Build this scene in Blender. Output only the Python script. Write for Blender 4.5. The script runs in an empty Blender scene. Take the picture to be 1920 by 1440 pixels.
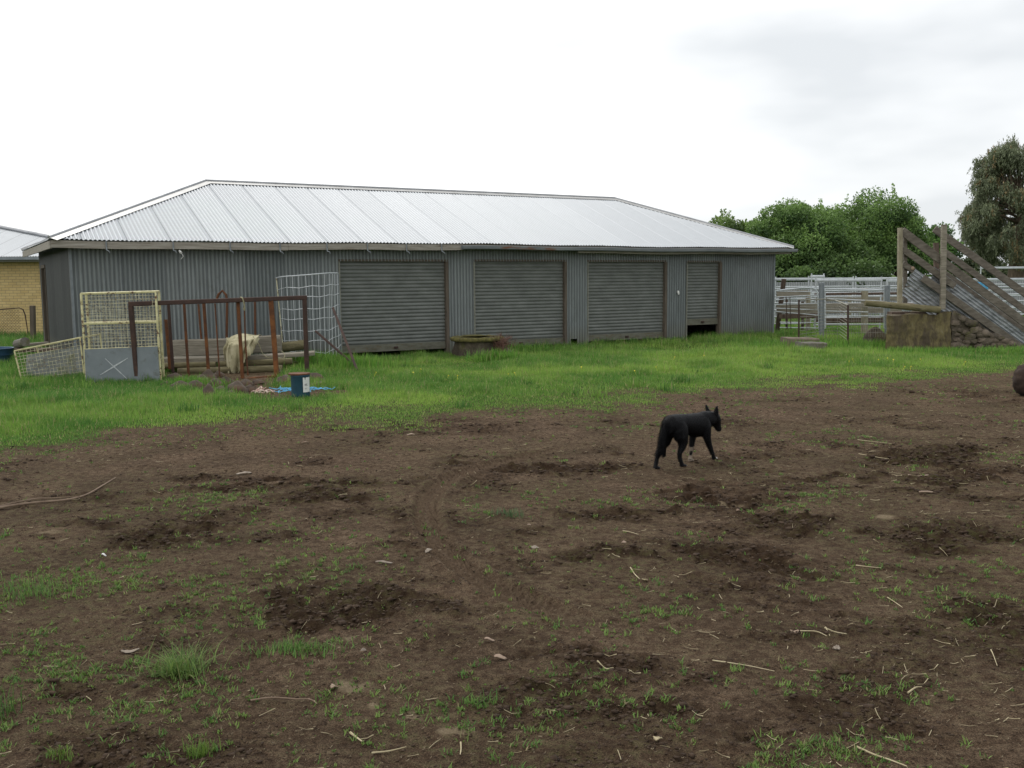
import bpy, bmesh, math, random
import numpy as np
from mathutils import Vector, Matrix
R = math.radians
rng = np.random.default_rng(7); random.seed(7)
S = bpy.context.scene
# ------------------------------------------------------------------ camera
FPX, CAMH = 1800.0, 1.75                      # focal length in photo pixels (photo 1920 wide)
PITCH, ROLL = math.atan(200/FPX), R(0.44)
cd = bpy.data.cameras.new('camera'); cam = bpy.data.objects.new('camera', cd); S.collection.objects.link(cam)
cd.sensor_width = 36; cd.lens = 36*FPX/1920; cd.clip_start = .1; cd.clip_end = 6000
cam.matrix_world = Matrix.Translation((0, 0, CAMH)) @ Matrix.Rotation(R(90)-PITCH, 4, 'X') @ Matrix.Rotation(-ROLL, 4, 'Z')
S.camera = cam
S.render.resolution_x, S.render.resolution_y = 1024, 768
# ------------------------------------------------------------------ world
SUN_EL, SUN_AZ = 52, -25                       # azimuth from +Y (ahead), negative = left
w = bpy.data.worlds.new('World'); S.world = w; w.use_nodes = True
nt = w.node_tree; nt.nodes.clear(); N = nt.nodes; Lk = nt.links
def nn(t, **k):
    n = N.new(t)
    for a, b in k.items(): setattr(n, a, b)
    return n
wout = nn('ShaderNodeOutputWorld'); bg = nn('ShaderNodeBackground'); bg.inputs[1].default_value = .1
sky = nn('ShaderNodeTexSky', sky_type='NISHITA', sun_disc=False); sky.sun_elevation = R(SUN_EL); sky.sun_rotation = R(SUN_AZ)
tc = nn('ShaderNodeTexCoord'); mp = nn('ShaderNodeMapping'); mp.inputs['Scale'].default_value = (1.0, 1.0, 3.0)
mp.inputs['Location'].default_value = (5.3, .4, 1.9)
nz = nn('ShaderNodeTexNoise'); nz.inputs['Scale'].default_value = 1.5; nz.inputs['Detail'].default_value = 5; nz.inputs['Roughness'].default_value = .5
cr = nn('ShaderNodeValToRGB'); cr.color_ramp.elements[0].position = .40; cr.color_ramp.elements[0].color = (6.9, 7.15, 7.35, 1)
cr.color_ramp.elements[1].position = .635; cr.color_ramp.elements[1].color = (11.4, 11.4, 11.3, 1)
Lk.new(tc.outputs['Generated'], mp.inputs[0]); Lk.new(mp.outputs[0], nz.inputs['Vector']); sx_ = nn('ShaderNodeSeparateXYZ'); Lk.new(tc.outputs['Generated'], sx_.inputs[0]); ma = nn('ShaderNodeMath', operation='MULTIPLY_ADD'); ma.inputs[1].default_value = -.62; ma.inputs[2].default_value = .11
Lk.new(sx_.outputs[0], ma.inputs[0]); mb_ = nn('ShaderNodeMath', operation='ADD'); Lk.new(ma.outputs[0], mb_.inputs[0]); Lk.new(nz.outputs['Fac'], mb_.inputs[1]); Lk.new(mb_.outputs[0], cr.inputs[0])
mx = nn('ShaderNodeMix', data_type='RGBA'); mx.inputs[0].default_value = .95
Lk.new(sky.outputs[0], mx.inputs[6]); Lk.new(cr.outputs[0], mx.inputs[7]); Lk.new(mx.outputs[2], bg.inputs[0]); Lk.new(bg.outputs[0], wout.inputs[0])
sd = bpy.data.lights.new('sun', 'SUN'); sd.energy = 1.1; sd.angle = R(16); sd.color = (1, .97, .92)
so = bpy.data.objects.new('sun', sd); S.collection.objects.link(so)
a, e = R(SUN_AZ), R(SUN_EL)
so.rotation_euler = Vector((math.sin(a)*math.cos(e), math.cos(a)*math.cos(e), math.sin(e))).to_track_quat('Z', 'Y').to_euler()
S.view_settings.view_transform = 'Standard'; S.view_settings.look = 'None'; S.view_settings.exposure = .28; S.view_settings.gamma = 1

# ------------------------------------------------------------------ survey: where a sight line meets the ground / a distance
def ray(px, py):
    x, y = px-960, -(py-720); c, s = math.cos(ROLL), math.sin(ROLL)
    xr, yr = c*x+s*y, -s*x+c*y
    cp, sp = math.cos(PITCH), math.sin(PITCH)
    return np.array([xr/FPX, cp+sp*yr/FPX, -sp+cp*yr/FPX])
def G(px, py, z=0.0):
    d = ray(px, py); p = d*((z-CAMH)/d[2]); return np.array([p[0], p[1], z])
def D(px, py, Y):
    d = ray(px, py); return d*(Y/d[1])+np.array([0, 0, CAMH])

# ------------------------------------------------------------------ numpy noise
def _h(ix, iy, seed):
    n = (ix.astype(np.int64)*374761393+iy.astype(np.int64)*668265263+seed*974634777) & 0x7fffffff
    n = ((n ^ (n >> 13))*1274126177) & 0x7fffffff
    n = n ^ (n >> 16)
    return (n & 0xffff)/65535.0
def vn(x, y, seed=0):
    x = np.asarray(x, float); y = np.asarray(y, float)
    ix, iy = np.floor(x), np.floor(y); fx, fy = x-ix, y-iy
    fx = fx*fx*(3-2*fx); fy = fy*fy*(3-2*fy)
    a, b, c, d = _h(ix, iy, seed), _h(ix+1, iy, seed), _h(ix, iy+1, seed), _h(ix+1, iy+1, seed)
    return (a*(1-fx)+b*fx)*(1-fy)+(c*(1-fx)+d*fx)*fy
def fbm(x, y, oc=4, seed=0):
    v = 0; am = .5; t = 0
    for o in range(oc):
        v = v+am*vn(x*2**o+o*17.3, y*2**o-o*9.1, seed+o); t += am; am *= .5
    return v/t
def sst(a, b, x):
    t = np.clip((x-a)/(b-a), 0, 1); return t*t*(3-2*t)

# ------------------------------------------------------------------ materials
def base_mat(name):
    m = bpy.data.materials.new(name); m.use_nodes = True; t = m.node_tree
    b = t.nodes['Principled BSDF']; return m, t, b
def noise_node(t, scale, detail=4, rough=.6, stretch=(1, 1, 1), coord='Object'):
    tc = t.nodes.new('ShaderNodeTexCoord'); mp = t.nodes.new('ShaderNodeMapping'); mp.inputs['Scale'].default_value = stretch
    n = t.nodes.new('ShaderNodeTexNoise'); n.inputs['Scale'].default_value = scale; n.inputs['Detail'].default_value = detail; n.inputs['Roughness'].default_value = rough
    t.links.new(tc.outputs[coord], mp.inputs[0]); t.links.new(mp.outputs[0], n.inputs['Vector']); return n
def ramp(t, fac, stops):
    r = t.nodes.new('ShaderNodeValToRGB'); el = r.color_ramp.elements
    while len(el) < len(stops): el.new(.5)
    for i, (p, c) in enumerate(stops): el[i].position = p; el[i].color = (*c, 1)
    t.links.new(fac, r.inputs[0]); return r
def mixc(t, fac, a, b, mode='MIX'):
    m = t.nodes.new('ShaderNodeMix'); m.data_type = 'RGBA'; m.blend_type = mode
    for i, v in ((0, fac), (6, a), (7, b)):
        if isinstance(v, (int, float)): m.inputs[i].default_value = v
        elif isinstance(v, tuple): m.inputs[i].default_value = (*v, 1)
        else: t.links.new(v, m.inputs[i])
    return m.outputs[2]
def bumpn(t, b, h, strength=.5, dist=.01):
    bp = t.nodes.new('ShaderNodeBump'); bp.inputs['Strength'].default_value = strength; bp.inputs['Distance'].default_value = dist
    t.links.new(h, bp.inputs['Height']); t.links.new(bp.outputs[0], b.inputs['Normal'])
def pm(name, stops, scale=5, rough=.7, metal=0, stretch=(1, 1, 1), bump=.3, bd=.01, detail=5, fine=None, spec=.5):
    """noise-ramped surface; fine=(colour, scale, lo, hi) adds a second layer of stains"""
    m, t, b = base_mat(name); n = noise_node(t, scale, detail, .65, stretch); c = ramp(t, n.outputs['Fac'], stops).outputs[0]
    if fine:
        n2 = noise_node(t, fine[1], 5, .7, stretch); f = ramp(t, n2.outputs['Fac'], [(fine[2], (0, 0, 0)), (fine[3], (1, 1, 1))])
        c = mixc(t, f.outputs[0], c, fine[0])
    t.links.new(c, b.inputs['Base Color']); b.inputs['Roughness'].default_value = rough; b.inputs['Metallic'].default_value = metal
    b.inputs['Specular IOR Level'].default_value = spec
    if bump: bumpn(t, b, n.outputs['Fac'], bump, bd)
    return m
def leafmat(name, trans=.35, rough=.6):
    m, t, b = base_mat(name); at = t.nodes.new('ShaderNodeVertexColor'); at.layer_name = 'Col'
    t.links.new(at.outputs[0], b.inputs['Base Color']); b.inputs['Roughness'].default_value = rough; b.inputs['Specular IOR Level'].default_value = .3
    tr = t.nodes.new('ShaderNodeBsdfTranslucent'); t.links.new(at.outputs[0], tr.inputs[0])
    ms = t.nodes.new('ShaderNodeMixShader'); ms.inputs[0].default_value = trans
    t.links.new(b.outputs[0], ms.inputs[1]); t.links.new(tr.outputs[0], ms.inputs[2]); t.links.new(ms.outputs[0], t.nodes['Material Output'].inputs[0]); return m
M = {}
def sheet_mat(name, c_lo, c_hi, axis, off, pitch, rough, metal, streak, stain=None, grime=0., lap=.018, wave=.0815, vd=.34, sv=.26):
    """corrugated iron: tone changes from sheet to sheet, streaks run down the sheet, dark lap line"""
    m, t, b = base_mat(name); tc = t.nodes.new('ShaderNodeTexCoord'); sx = t.nodes.new('ShaderNodeSeparateXYZ'); t.links.new(tc.outputs['Object'], sx.inputs[0])
    def mth(op, a, b_=None):
        n = t.nodes.new('ShaderNodeMath'); n.operation = op
        for i, v in enumerate((a, b_)):
            if v is None: continue
            if isinstance(v, (int, float)): n.inputs[i].default_value = v
            else: t.links.new(v, n.inputs[i])
        return n.outputs[0]
    q = mth('DIVIDE', mth('SUBTRACT', sx.outputs[axis], off), pitch); fl = mth('FLOOR', q); fr = mth('FRACT', q)
    wn = t.nodes.new('ShaderNodeTexWhiteNoise'); wn.noise_dimensions = '1D'; t.links.new(fl, wn.inputs['W'])
    c = mixc(t, wn.outputs['Value'], c_lo, c_hi)
    st = noise_node(t, 3, 5, .7, streak); f = ramp(t, st.outputs['Fac'], [(.3, (1-sv,)*3), (.7, (1+sv*.7,)*3)])
    c = mixc(t, 1.0, c, f.outputs[0], 'MULTIPLY')
    if stain:
        n2 = noise_node(t, 2.2, 6, .75, (1, 1, 1)); f2 = ramp(t, n2.outputs['Fac'], [(.55, (0, 0, 0)), (.75, (.6,)*3)]); c = mixc(t, f2.outputs[0], c, stain)
    if grime:
        gz = mth('MULTIPLY', mth('SUBTRACT', grime, sx.outputs[2]), 1/grime); n3 = noise_node(t, 6, 5, .7, (1, 1, .4))
        g = mth('MULTIPLY', gz, mth('MULTIPLY', n3.outputs['Fac'], 1.5)); cl = t.nodes.new('ShaderNodeClamp'); t.links.new(g, cl.inputs[0])
        c = mixc(t, cl.outputs[0], c, (.15, .145, .10))
    wv = mth('SINE', mth('MULTIPLY', sx.outputs[axis], 2*math.pi/wave))   # painted light: crests lightened as if sky-lit, valleys darkened for shade and dirt
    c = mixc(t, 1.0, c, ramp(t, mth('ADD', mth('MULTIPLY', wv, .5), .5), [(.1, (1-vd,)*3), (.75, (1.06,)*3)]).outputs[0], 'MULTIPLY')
    if lap:
        l = mth('LESS_THAN', fr, lap); c = mixc(t, mth('MULTIPLY', l, .75), c, (.1, .11, .12))
    t.links.new(c, b.inputs['Base Color']); b.inputs['Roughness'].default_value = rough; b.inputs['Metallic'].default_value = metal
    bumpn(t, b, st.outputs['Fac'], .15 if sv > .1 else .02, .004); return m
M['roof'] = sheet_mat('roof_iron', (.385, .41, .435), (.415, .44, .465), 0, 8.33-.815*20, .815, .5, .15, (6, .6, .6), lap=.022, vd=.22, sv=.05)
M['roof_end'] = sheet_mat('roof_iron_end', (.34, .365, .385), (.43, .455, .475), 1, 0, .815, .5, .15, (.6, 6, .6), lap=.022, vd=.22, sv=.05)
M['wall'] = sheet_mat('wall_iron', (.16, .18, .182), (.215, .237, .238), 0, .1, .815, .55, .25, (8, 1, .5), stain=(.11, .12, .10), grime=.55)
M['wall_end'] = sheet_mat('wall_iron_end', (.036, .040, .041), (.050, .055, .055), 1, .1, .815, .55, .3, (1, 8, .5), stain=(.07, .075, .07), grime=.5)  # same iron, darkened in its colour because the end walls catch less reflected light
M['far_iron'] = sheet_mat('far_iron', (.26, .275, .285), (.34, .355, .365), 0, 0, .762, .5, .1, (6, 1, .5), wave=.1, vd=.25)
M['ramp_iron'] = pm('ramp_iron', [(.3, (.16, .165, .17)), (.5, (.36, .38, .40)), (.7, (.52, .54, .55))], 4, .4, .5, (1, 1, 3), .1, fine=((.14, .11, .08), 6, .58, .7))
M['cap'] = pm('roof_cap', [(.35, (.42, .415, .40)), (.65, (.50, .50, .49))], 3, .45, .2, (1, 1, 1), .1, .003)
M['caproll'] = pm('roof_cap_roll', [(.35, (.30, .31, .325)), (.65, (.40, .41, .425))], 3, .4, .4, (1, 1, 1), .1, .003)
M['door'] = pm('roller_door', [(.3, (.105, .113, .103)), (.55, (.148, .157, .145)), (.75, (.185, .195, .182))], 2.2, .55, .15, (1, 1, 2.2), .15, .004, fine=((.19, .19, .17), 30, .68, .74))
M['doorrail'] = pm('door_rail', [(.3, (.09, .085, .06)), (.6, (.15, .148, .115))], 4, .6, .1, (1, 1, 3), .15, .004, fine=((.12, .09, .05), 9, .55, .65))
M['jamb'] = pm('jamb_timber', [(.3, (.06, .048, .036)), (.6, (.12, .095, .072))], 4, .85, 0, (6, 6, .6), .4)
M['jambedge'] = pm('jamb_strip', [(.3, (.14, .14, .115)), (.7, (.24, .24, .2))], 6, .7, 0, (4, 4, .6), .2)
M['fascia'] = pm('fascia_timber', [(.25, (.16, .14, .115)), (.5, (.29, .265, .225)), (.75, (.40, .38, .335))], 3, .9, 0, (.7, 4, 9), .4, .01, fine=((.15, .11, .075), 1.6, .60, .70))
M['gutter'] = pm('gutter_metal', [(.3, (.10, .115, .12)), (.7, (.19, .205, .205))], 3, .5, .3, (.5, 2, 2), .1, fine=((.16, .07, .035), 1.1, .60, .66))
M['timber'] = pm('grey_timber', [(.25, (.11, .095, .072)), (.5, (.23, .205, .16)), (.75, (.35, .32, .265))], 3.2, .9, 0, (.8, 3, 12), .5, .012, fine=((.10, .10, .05), 2.5, .56, .7))
M['ramp_timber'] = pm('ramp_timber', [(.25, (.055, .046, .035)), (.5, (.125, .108, .086)), (.75, (.21, .19, .155))], 3.2, .9, 0, (1.5, 3, 5), .5, .012, fine=((.13, .125, .10), 5, .58, .7))
M['log'] = pm('mossy_log', [(.25, (.06, .055, .025)), (.5, (.145, .125, .062)), (.75, (.23, .20, .12))], 4, .9, 0, (1, 4, 4), .5, .012, fine=((.06, .045, .03), 5, .55, .68))
M['post'] = pm('pale_post', [(.3, (.19, .165, .11)), (.7, (.34, .31, .225))], 5, .9, 0, (3, 3, .8), .3)
M['brownpost'] = pm('brown_post', [(.3, (.055, .036, .026)), (.7, (.14, .10, .075))], 5, .85, 0, (3, 3, .8), .3)
M['rust'] = pm('rust', [(.25, (.055, .028, .018)), (.5, (.115, .046, .020)), (.75, (.21, .082, .028))], 5, .85, .1, (1, 1, 1), .35, .006, 6)
M['darkrust'] = pm('dark_rust', [(.25, (.034, .020, .017)), (.55, (.062, .034, .026)), (.8, (.105, .052, .034))], 6, .75, .2, (1, 1, 1), .3, .005, 6)
M['orangerust'] = pm('orange_rust', [(.25, (.050, .022, .014)), (.5, (.125, .046, .015)), (.75, (.24, .095, .026))], 5, .9, .0, (1, 1, 1), .35, .006, 6)
M['yellow'] = pm('flaking_yellow', [(.35, (.42, .38, .18)), (.6, (.64, .60, .35))], 7, .6, 0, (1, 1, 1), .2, .004, fine=((.12, .055, .03), 11, .56, .62))
M['yellowmesh'] = pm('yellow_mesh', [(.35, (.35, .33, .20)), (.6, (.60, .57, .40))], 9, .6, 0, (1, 1, 1), 0, fine=((.16, .11, .06), 11, .52, .62))
M['greysheet'] = pm('grey_sheet', [(.3, (.145, .17, .185)), (.7, (.21, .235, .25))], 2.5, .5, .1, (1, 1, 1), .1, .004, fine=((.115, .13, .12), 6, .56, .7))
M['cloudsheet'] = pm('cloudy_sheet', [(.3, (.13, .14, .135)), (.5, (.21, .225, .225)), (.75, (.32, .335, .335))], 3.5, .6, 0, (1, 1, 1), .15, .01, fine=((.16, .17, .10), 4, .52, .66))
M['chalk'] = pm('white_paint_mark', [(.35, (.33, .36, .37)), (.6, (.52, .54, .55))], 30, .8, 0, (1, 1, 1), 0)
M['galv'] = pm('galvanised', [(.3, (.42, .45, .47)), (.7, (.60, .63, .65))], 5, .45, .3, (1, 1, 1), .1, .003)
M['galvdull'] = pm('galvanised_dull', [(.3, (.15, .17, .185)), (.7, (.25, .275, .29))], 4, .5, .3, (1, 1, 1), .1, .003)
M['wire'] = pm('galvanised_wire', [(.3, (.48, .51, .53)), (.7, (.66, .68, .70))], 8, .45, .3, (1, 1, 1), 0)
M['dullwire'] = pm('dull_wire', [(.3, (.17, .165, .13)), (.7, (.34, .33, .29))], 8, .6, .1, (1, 1, 1), 0)
M['darkwire'] = pm('dark_wire', [(.3, (.03, .028, .026)), (.7, (.07, .065, .06))], 8, .6, .3, (1, 1, 1), 0)
M['cloth'] = pm('old_canvas', [(.25, (.20, .18, .10)), (.5, (.40, .365, .23)), (.75, (.55, .51, .36))], 4, .95, 0, (1, 1, 1), .3, .01, fine=((.12, .12, .05), 5, .55, .7))
M['rock'] = pm('basalt_rock', [(.25, (.030, .022, .016)), (.5, (.080, .058, .042)), (.75, (.15, .115, .085))], 7, .9, 0, (1, 1, 1), .7, .02, 8, fine=((.11, .055, .03), 3, .52, .68))
M['concrete'] = pm('mossy_concrete', [(.3, (.05, .038, .024)), (.45, (.115, .092, .045)), (.58, (.165, .135, .06)), (.72, (.19, .17, .115))], 7, .95, 0, (1.5, 1, .6), 1., .04, 12, fine=((.075, .058, .038), 3.1, .46, .64))
M['stone'] = pm('rough_stone', [(.3, (.028, .022, .016)), (.5, (.085, .068, .048)), (.72, (.17, .142, .105))], 6, .95, 0, (1, 1, 1), .8, .03, 8, fine=((.09, .085, .03), 4, .55, .7))
M['rubble'] = pm('pale_rubble', [(.3, (.06, .045, .032)), (.7, (.20, .16, .12))], 8, .95, 0, (1, 1, 1), .8, .02, 8)
M['moss'] = pm('moss', [(.3, (.03, .022, .012)), (.5, (.095, .085, .024)), (.75, (.19, .17, .045))], 14, 1, 0, (1, 1, 1), .8, .02, 8)
M['greyconc'] = pm('weathered_concrete', [(.3, (.085, .078, .065)), (.7, (.20, .185, .16))], 6, .95, 0, (1, 1, 1), .5, .01, 8, fine=((.09, .09, .04), 4, .5, .65))
M['brownslab'] = pm('brown_slab', [(.3, (.10, .075, .055)), (.7, (.20, .155, .12))], 6, .9, 0, (1, 1, 1), .4)
M['blueplastic'] = pm('blue_drum', [(.3, (.010, .038, .055)), (.7, (.016, .055, .078))], 5, .55, 0, (1, 1, 1), .05, .003, fine=((.07, .075, .06), 6, .62, .72), spec=.15)
M['bluetub'] = pm('blue_tub', [(.3, (.025, .07, .13)), (.7, (.04, .10, .18))], 5, .5, 0, (1, 1, 1), .05, .003)
M['white'] = pm('white_label', [(.3, (.62, .62, .60)), (.7, (.78, .78, .76))], 12, .6, 0, (1, 1, 1), 0)
M['black'] = pm('black_print', [(.3, (.02, .02, .02)), (.7, (.05, .05, .05))], 12, .6, 0, (1, 1, 1), 0)
M['bluetwine'] = pm('blue_twine', [(.3, (.07, .34, .58)), (.7, (.16, .50, .76))], 20, .6, 0, (1, 1, 1), 0)
M['pinktwine'] = pm('pink_twine', [(.3, (.45, .22, .18)), (.6, (.62, .52, .44))], 9, .7, 0, (1, 1, 1), 0)
M['rope'] = pm('old_rope', [(.3, (.22, .20, .11)), (.7, (.40, .37, .24))], 20, .9, 0, (1, 1, 1), 0)
M['bark'] = pm('bark', [(.3, (.07, .05, .035)), (.7, (.19, .145, .10))], 5, .9, 0, (3, 3, .6), .5, .02)
M['straw'] = pm('straw', [(.3, (.29, .235, .13)), (.7, (.52, .45, .29))], 9, .8, 0, (1, 1, 1), 0)
M['chaff'] = pm('chaff', [(.3, (.12, .085, .05)), (.7, (.32, .26, .17))], 9, .9, 0, (1, 1, 1), 0)
M['twig'] = pm('twig', [(.3, (.13, .085, .055)), (.7, (.26, .19, .13))], 9, .85, 0, (1, 1, 1), .2)
M['deadleaf'] = pm('dead_leaf', [(.3, (.22, .15, .105)), (.7, (.38, .29, .22))], 20, .8, 0, (1, 1, 1), .2)
M['paper'] = pm('pale_scrap', [(.3, (.17, .14, .11)), (.7, (.36, .31, .26))], 20, .9, 0, (1, 1, 1), .2, spec=.1)
M['soil'] = pm('soil_clod', [(.3, (.028, .018, .012)), (.6, (.062, .041, .027)), (.8, (.11, .077, .052))], 18, .95, 0, (1, 1, 1), .6, .01, 8, spec=.2)
M['dark'] = pm('dark_floor', [(.3, (.012, .010, .008)), (.7, (.03, .026, .02))], 3, .95, 0, (1, 1, 1), 0)
M['tyre'] = pm('muddy_rubber', [(.3, (.012, .008, .006)), (.6, (.04, .025, .017)), (.8, (.085, .055, .036))], 9, .95, 0, (1, 1, 1), .8, .02, 8)
M['leaf'] = leafmat('leaf_surface', .3, .5); M['grass'] = leafmat('grass_surface', .35, .6); M['gumleaf'] = leafmat('gum_leaf_surface', .2, .5)
M['flower'] = pm('dandelion', [(.3, (.7, .55, .03)), (.7, (.85, .75, .08))], 9, .7, 0, (1, 1, 1), 0)
# brick
m, t, b = base_mat('yellow_brick'); tcn = t.nodes.new('ShaderNodeTexCoord'); mpn = t.nodes.new('ShaderNodeMapping'); mpn.inputs['Rotation'].default_value = (R(90), 0, 0)
br = t.nodes.new('ShaderNodeTexBrick'); br.inputs['Scale'].default_value = 1; br.inputs['Brick Width'].default_value = .24; br.inputs['Row Height'].default_value = .086; br.inputs['Mortar Size'].default_value = .007
br.inputs['Color1'].default_value = (.52, .385, .165, 1); br.inputs['Color2'].default_value = (.60, .46, .215, 1); br.inputs['Mortar'].default_value = (.30, .23, .12, 1)
t.links.new(tcn.outputs['Object'], mpn.inputs[0]); t.links.new(mpn.outputs[0], br.inputs[0])
n_ = noise_node(t, 2, 5); t.links.new(mixc(t, 1., br.outputs[0], ramp(t, n_.outputs['Fac'], [(.3, (.85,)*3), (.7, (1.1,)*3)]).outputs[0], 'MULTIPLY'), b.inputs['Base Color']); b.inputs['Roughness'].default_value = .9
bumpn(t, b, br.outputs['Fac'], -.4, .01); M['brick'] = m

# ------------------------------------------------------------------ mesh building
COL = S.collection
ORG = {}
class MB:
    def __init__(s): s.v = []; s.f = []
    def add(s, vs, fs):
        o = len(s.v); s.v += [tuple(float(c) for c in p) for p in vs]; s.f += [tuple(i+o for i in f) for f in fs]; return s
    def box(s, a, b):
        (x0, y0, z0), (x1, y1, z1) = a, b
        return s.add([(x0, y0, z0), (x1, y0, z0), (x1, y1, z0), (x0, y1, z0), (x0, y0, z1), (x1, y0, z1), (x1, y1, z1), (x0, y1, z1)],
                     [(0, 3, 2, 1), (4, 5, 6, 7), (0, 1, 5, 4), (1, 2, 6, 5), (2, 3, 7, 6), (3, 0, 4, 7)])
    def loft(s, rings, cap=True, close=True):
        n = len(rings[0]); vs = [p for r in rings for p in r]; fs = []
        for k in range(len(rings)-1):
            for i in range(n if close else n-1):
                j = (i+1) % n; fs.append((k*n+i, k*n+j, (k+1)*n+j, (k+1)*n+i))
        if cap: fs += [tuple(range(n))[::-1], tuple(range((len(rings)-1)*n, len(rings)*n))]
        return s.add(vs, fs)
    def tube(s, pts, r, n=6, cap=True, wob=0):
        pts = [Vector(p) for p in pts]; rr = r if isinstance(r, (list, tuple)) else [r]*len(pts); rings = []
        ref = None
        for i, p in enumerate(pts):
            d = (pts[min(i+1, len(pts)-1)]-pts[max(i-1, 0)]).normalized()
            if ref is None: ref = Vector((0, 0, 1)) if abs(d.z) < .9 else Vector((1, 0, 0))
            a = d.cross(ref).normalized(); b = a.cross(d).normalized(); ref = b
            rings.append([p+(a*math.cos(2*math.pi*k/n)+b*math.sin(2*math.pi*k/n))*rr[i]*(1+wob*random.uniform(-1, 1)) for k in range(n)])
        return s.loft(rings, cap)
    def beam(s, p0, p1, w, h, up=(0, 0, 1), seg=1, jit=0, ch=.12):
        """squared timber from p0 to p1, w across, h along up; chamfered, optional wobble"""
        p0, p1 = Vector(p0), Vector(p1); d = (p1-p0).normalized(); u = Vector(up); u = (u-d*u.dot(d)).normalized(); a = d.cross(u).normalized()
        c = ch*min(w, h); prof = [(-w/2+c, -h/2), (w/2-c, -h/2), (w/2, -h/2+c), (w/2, h/2-c), (w/2-c, h/2), (-w/2+c, h/2), (-w/2, h/2-c), (-w/2, -h/2+c)]
        rings = []
        for k in range(seg+1):
            q = p0+(p1-p0)*(k/seg); jx, jy = random.uniform(-jit, jit), random.uniform(-jit, jit)
            rings.append([q+a*(x+jx)+u*(y+jy) for x, y in prof])
        return s.loft(rings)
    def build(s, name, mat, parent=None, smooth=False):
        me = bpy.data.meshes.new(name); o3 = Vector(ORG.get(parent.name, (0, 0, 0))) if parent else Vector((0, 0, 0))
        me.from_pydata([tuple(Vector(p)-o3) for p in s.v], [], s.f); me.update()
        return link(name, me, mat, parent, smooth, o3)
def link(name, me, mat, parent=None, smooth=False, org=None):
    if smooth:
        me.polygons.foreach_set('use_smooth', [True]*len(me.polygons))
        if smooth == 'auto': me.set_sharp_from_angle(angle=R(40))
    o = bpy.data.objects.new(name, me); COL.objects.link(o); me.materials.append(mat)
    if parent: o.parent = parent; ORG[o.name] = tuple(org) if org is not None else ORG.get(parent.name, (0, 0, 0))
    return o
def arr(name, V, F, mat, parent=None, smooth=False, col=None, colname='Col'):
    """large mesh from numpy arrays; F (n,3) or (n,4); col per vertex"""
    o3 = np.array(ORG.get(parent.name, (0, 0, 0))) if parent else np.zeros(3)
    V = (np.asarray(V)-o3).astype(np.float32); F = np.asarray(F, dtype=np.int32); k = F.shape[1]
    me = bpy.data.meshes.new(name); me.vertices.add(len(V)); me.vertices.foreach_set('co', V.ravel())
    me.loops.add(F.size); me.loops.foreach_set('vertex_index', F.ravel()); me.polygons.add(len(F))
    me.polygons.foreach_set('loop_start', np.arange(0, F.size, k, dtype=np.int32))
    me.update(calc_edges=True); me.validate()
    if col is not None:
        a = me.color_attributes.new(colname, 'FLOAT_COLOR', 'POINT'); c4 = np.ones((len(V), 4), np.float32); c4[:, :3] = col; a.data.foreach_set('color', c4.ravel())
    return link(name, me, mat, parent, smooth, o3)
def tag(o, label=None, cat=None, group=None, kind=None):
    if label: o['label'] = label
    if cat: o['category'] = cat
    if group: o['group'] = group
    if kind: o['kind'] = kind
    return o
def thing(name, loc, label, cat, group=None, rz=0, local=False):
    o = bpy.data.objects.new(name, None); COL.objects.link(o); o.location = loc; o.rotation_euler = (0, 0, rz); o.empty_display_size = .2
    ORG[o.name] = (0, 0, 0) if local else tuple(float(c) for c in loc)
    return tag(o, label, cat, group)

# ------------------------------------------------------------------ ground
BND = np.array([G(*p)[:2] for p in [(-700, 905), (-250, 858), (0, 832), (250, 805), (500, 782), (700, 772), (960, 758), (1200, 741), (1500, 714), (1700, 706), (1920, 692), (2300, 672)]])
def gb(x): return np.interp(x, BND[:, 0], BND[:, 1])
def ell(x, y, px, py, wx, wy):
    """soft ellipse on the ground, given by what it spans in the survey photo"""
    c = G(px, py); rx = abs(G(px+wx, py)[0]-c[0]); ry = abs(G(px, py-wy)[1]-G(px, py+wy)[1])/2
    return np.exp(-(((x-c[0])/rx)**2+((y-c[1])/ry)**2)*1.2)
CH = [(700, 1120, 220, 55), (790, 985, 70, 60), (1060, 1030, 150, 35), (1040, 880, 170, 14), (900, 870, 80, 16), (1720, 870, 260, 45), (1360, 1085, 230, 60), (1440, 1385, 120, 50),
      (1150, 1255, 190, 40), (1770, 1010, 170, 30), (480, 905, 200, 18), (350, 990, 220, 30), (1650, 1180, 200, 30), (100, 1310, 120, 22), (1330, 930, 120, 22), (1500, 985, 200, 25), (1150, 960, 120, 18),
      (620, 925, 120, 20), (1880, 1180, 120, 60), (170, 940, 160, 15), (1250, 1330, 120, 25)]
SAND = [(665, 1285, 42, 20), (775, 1345, 34, 14), (650, 1200, 22, 10), (860, 1375, 40, 12), (1365, 943, 34, 6), (1500, 964, 18, 6), (1660, 970, 26, 5), (1812, 993, 14, 5), (90, 1000, 26, 6), (700, 1330, 20, 10), (840, 1378, 25, 10)]
TRK = np.array([G(*p)[:2] for p in [(1085, 838), (1000, 855), (930, 872), (870, 888), (825, 912), (803, 940), (800, 975), (815, 1010), (845, 1045), (890, 1080), (950, 1115), (1040, 1150), (1160, 1180)]])
def catm(P, n=14):
    P = np.asarray(P, float); Q = np.vstack([2*P[0]-P[1], P, 2*P[-1]-P[-2]]); out = []
    for i in range(1, len(Q)-2):
        for t in np.linspace(0, 1, n, endpoint=False):
            a, b, c, d = Q[i-1:i+3]; out.append(.5*((2*b)+(-a+c)*t+(2*a-5*b+4*c-d)*t*t+(-a+3*b-3*c+d)*t**3))
    out.append(P[-1]); return np.array(out)
TC = catm(TRK, 8)
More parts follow.
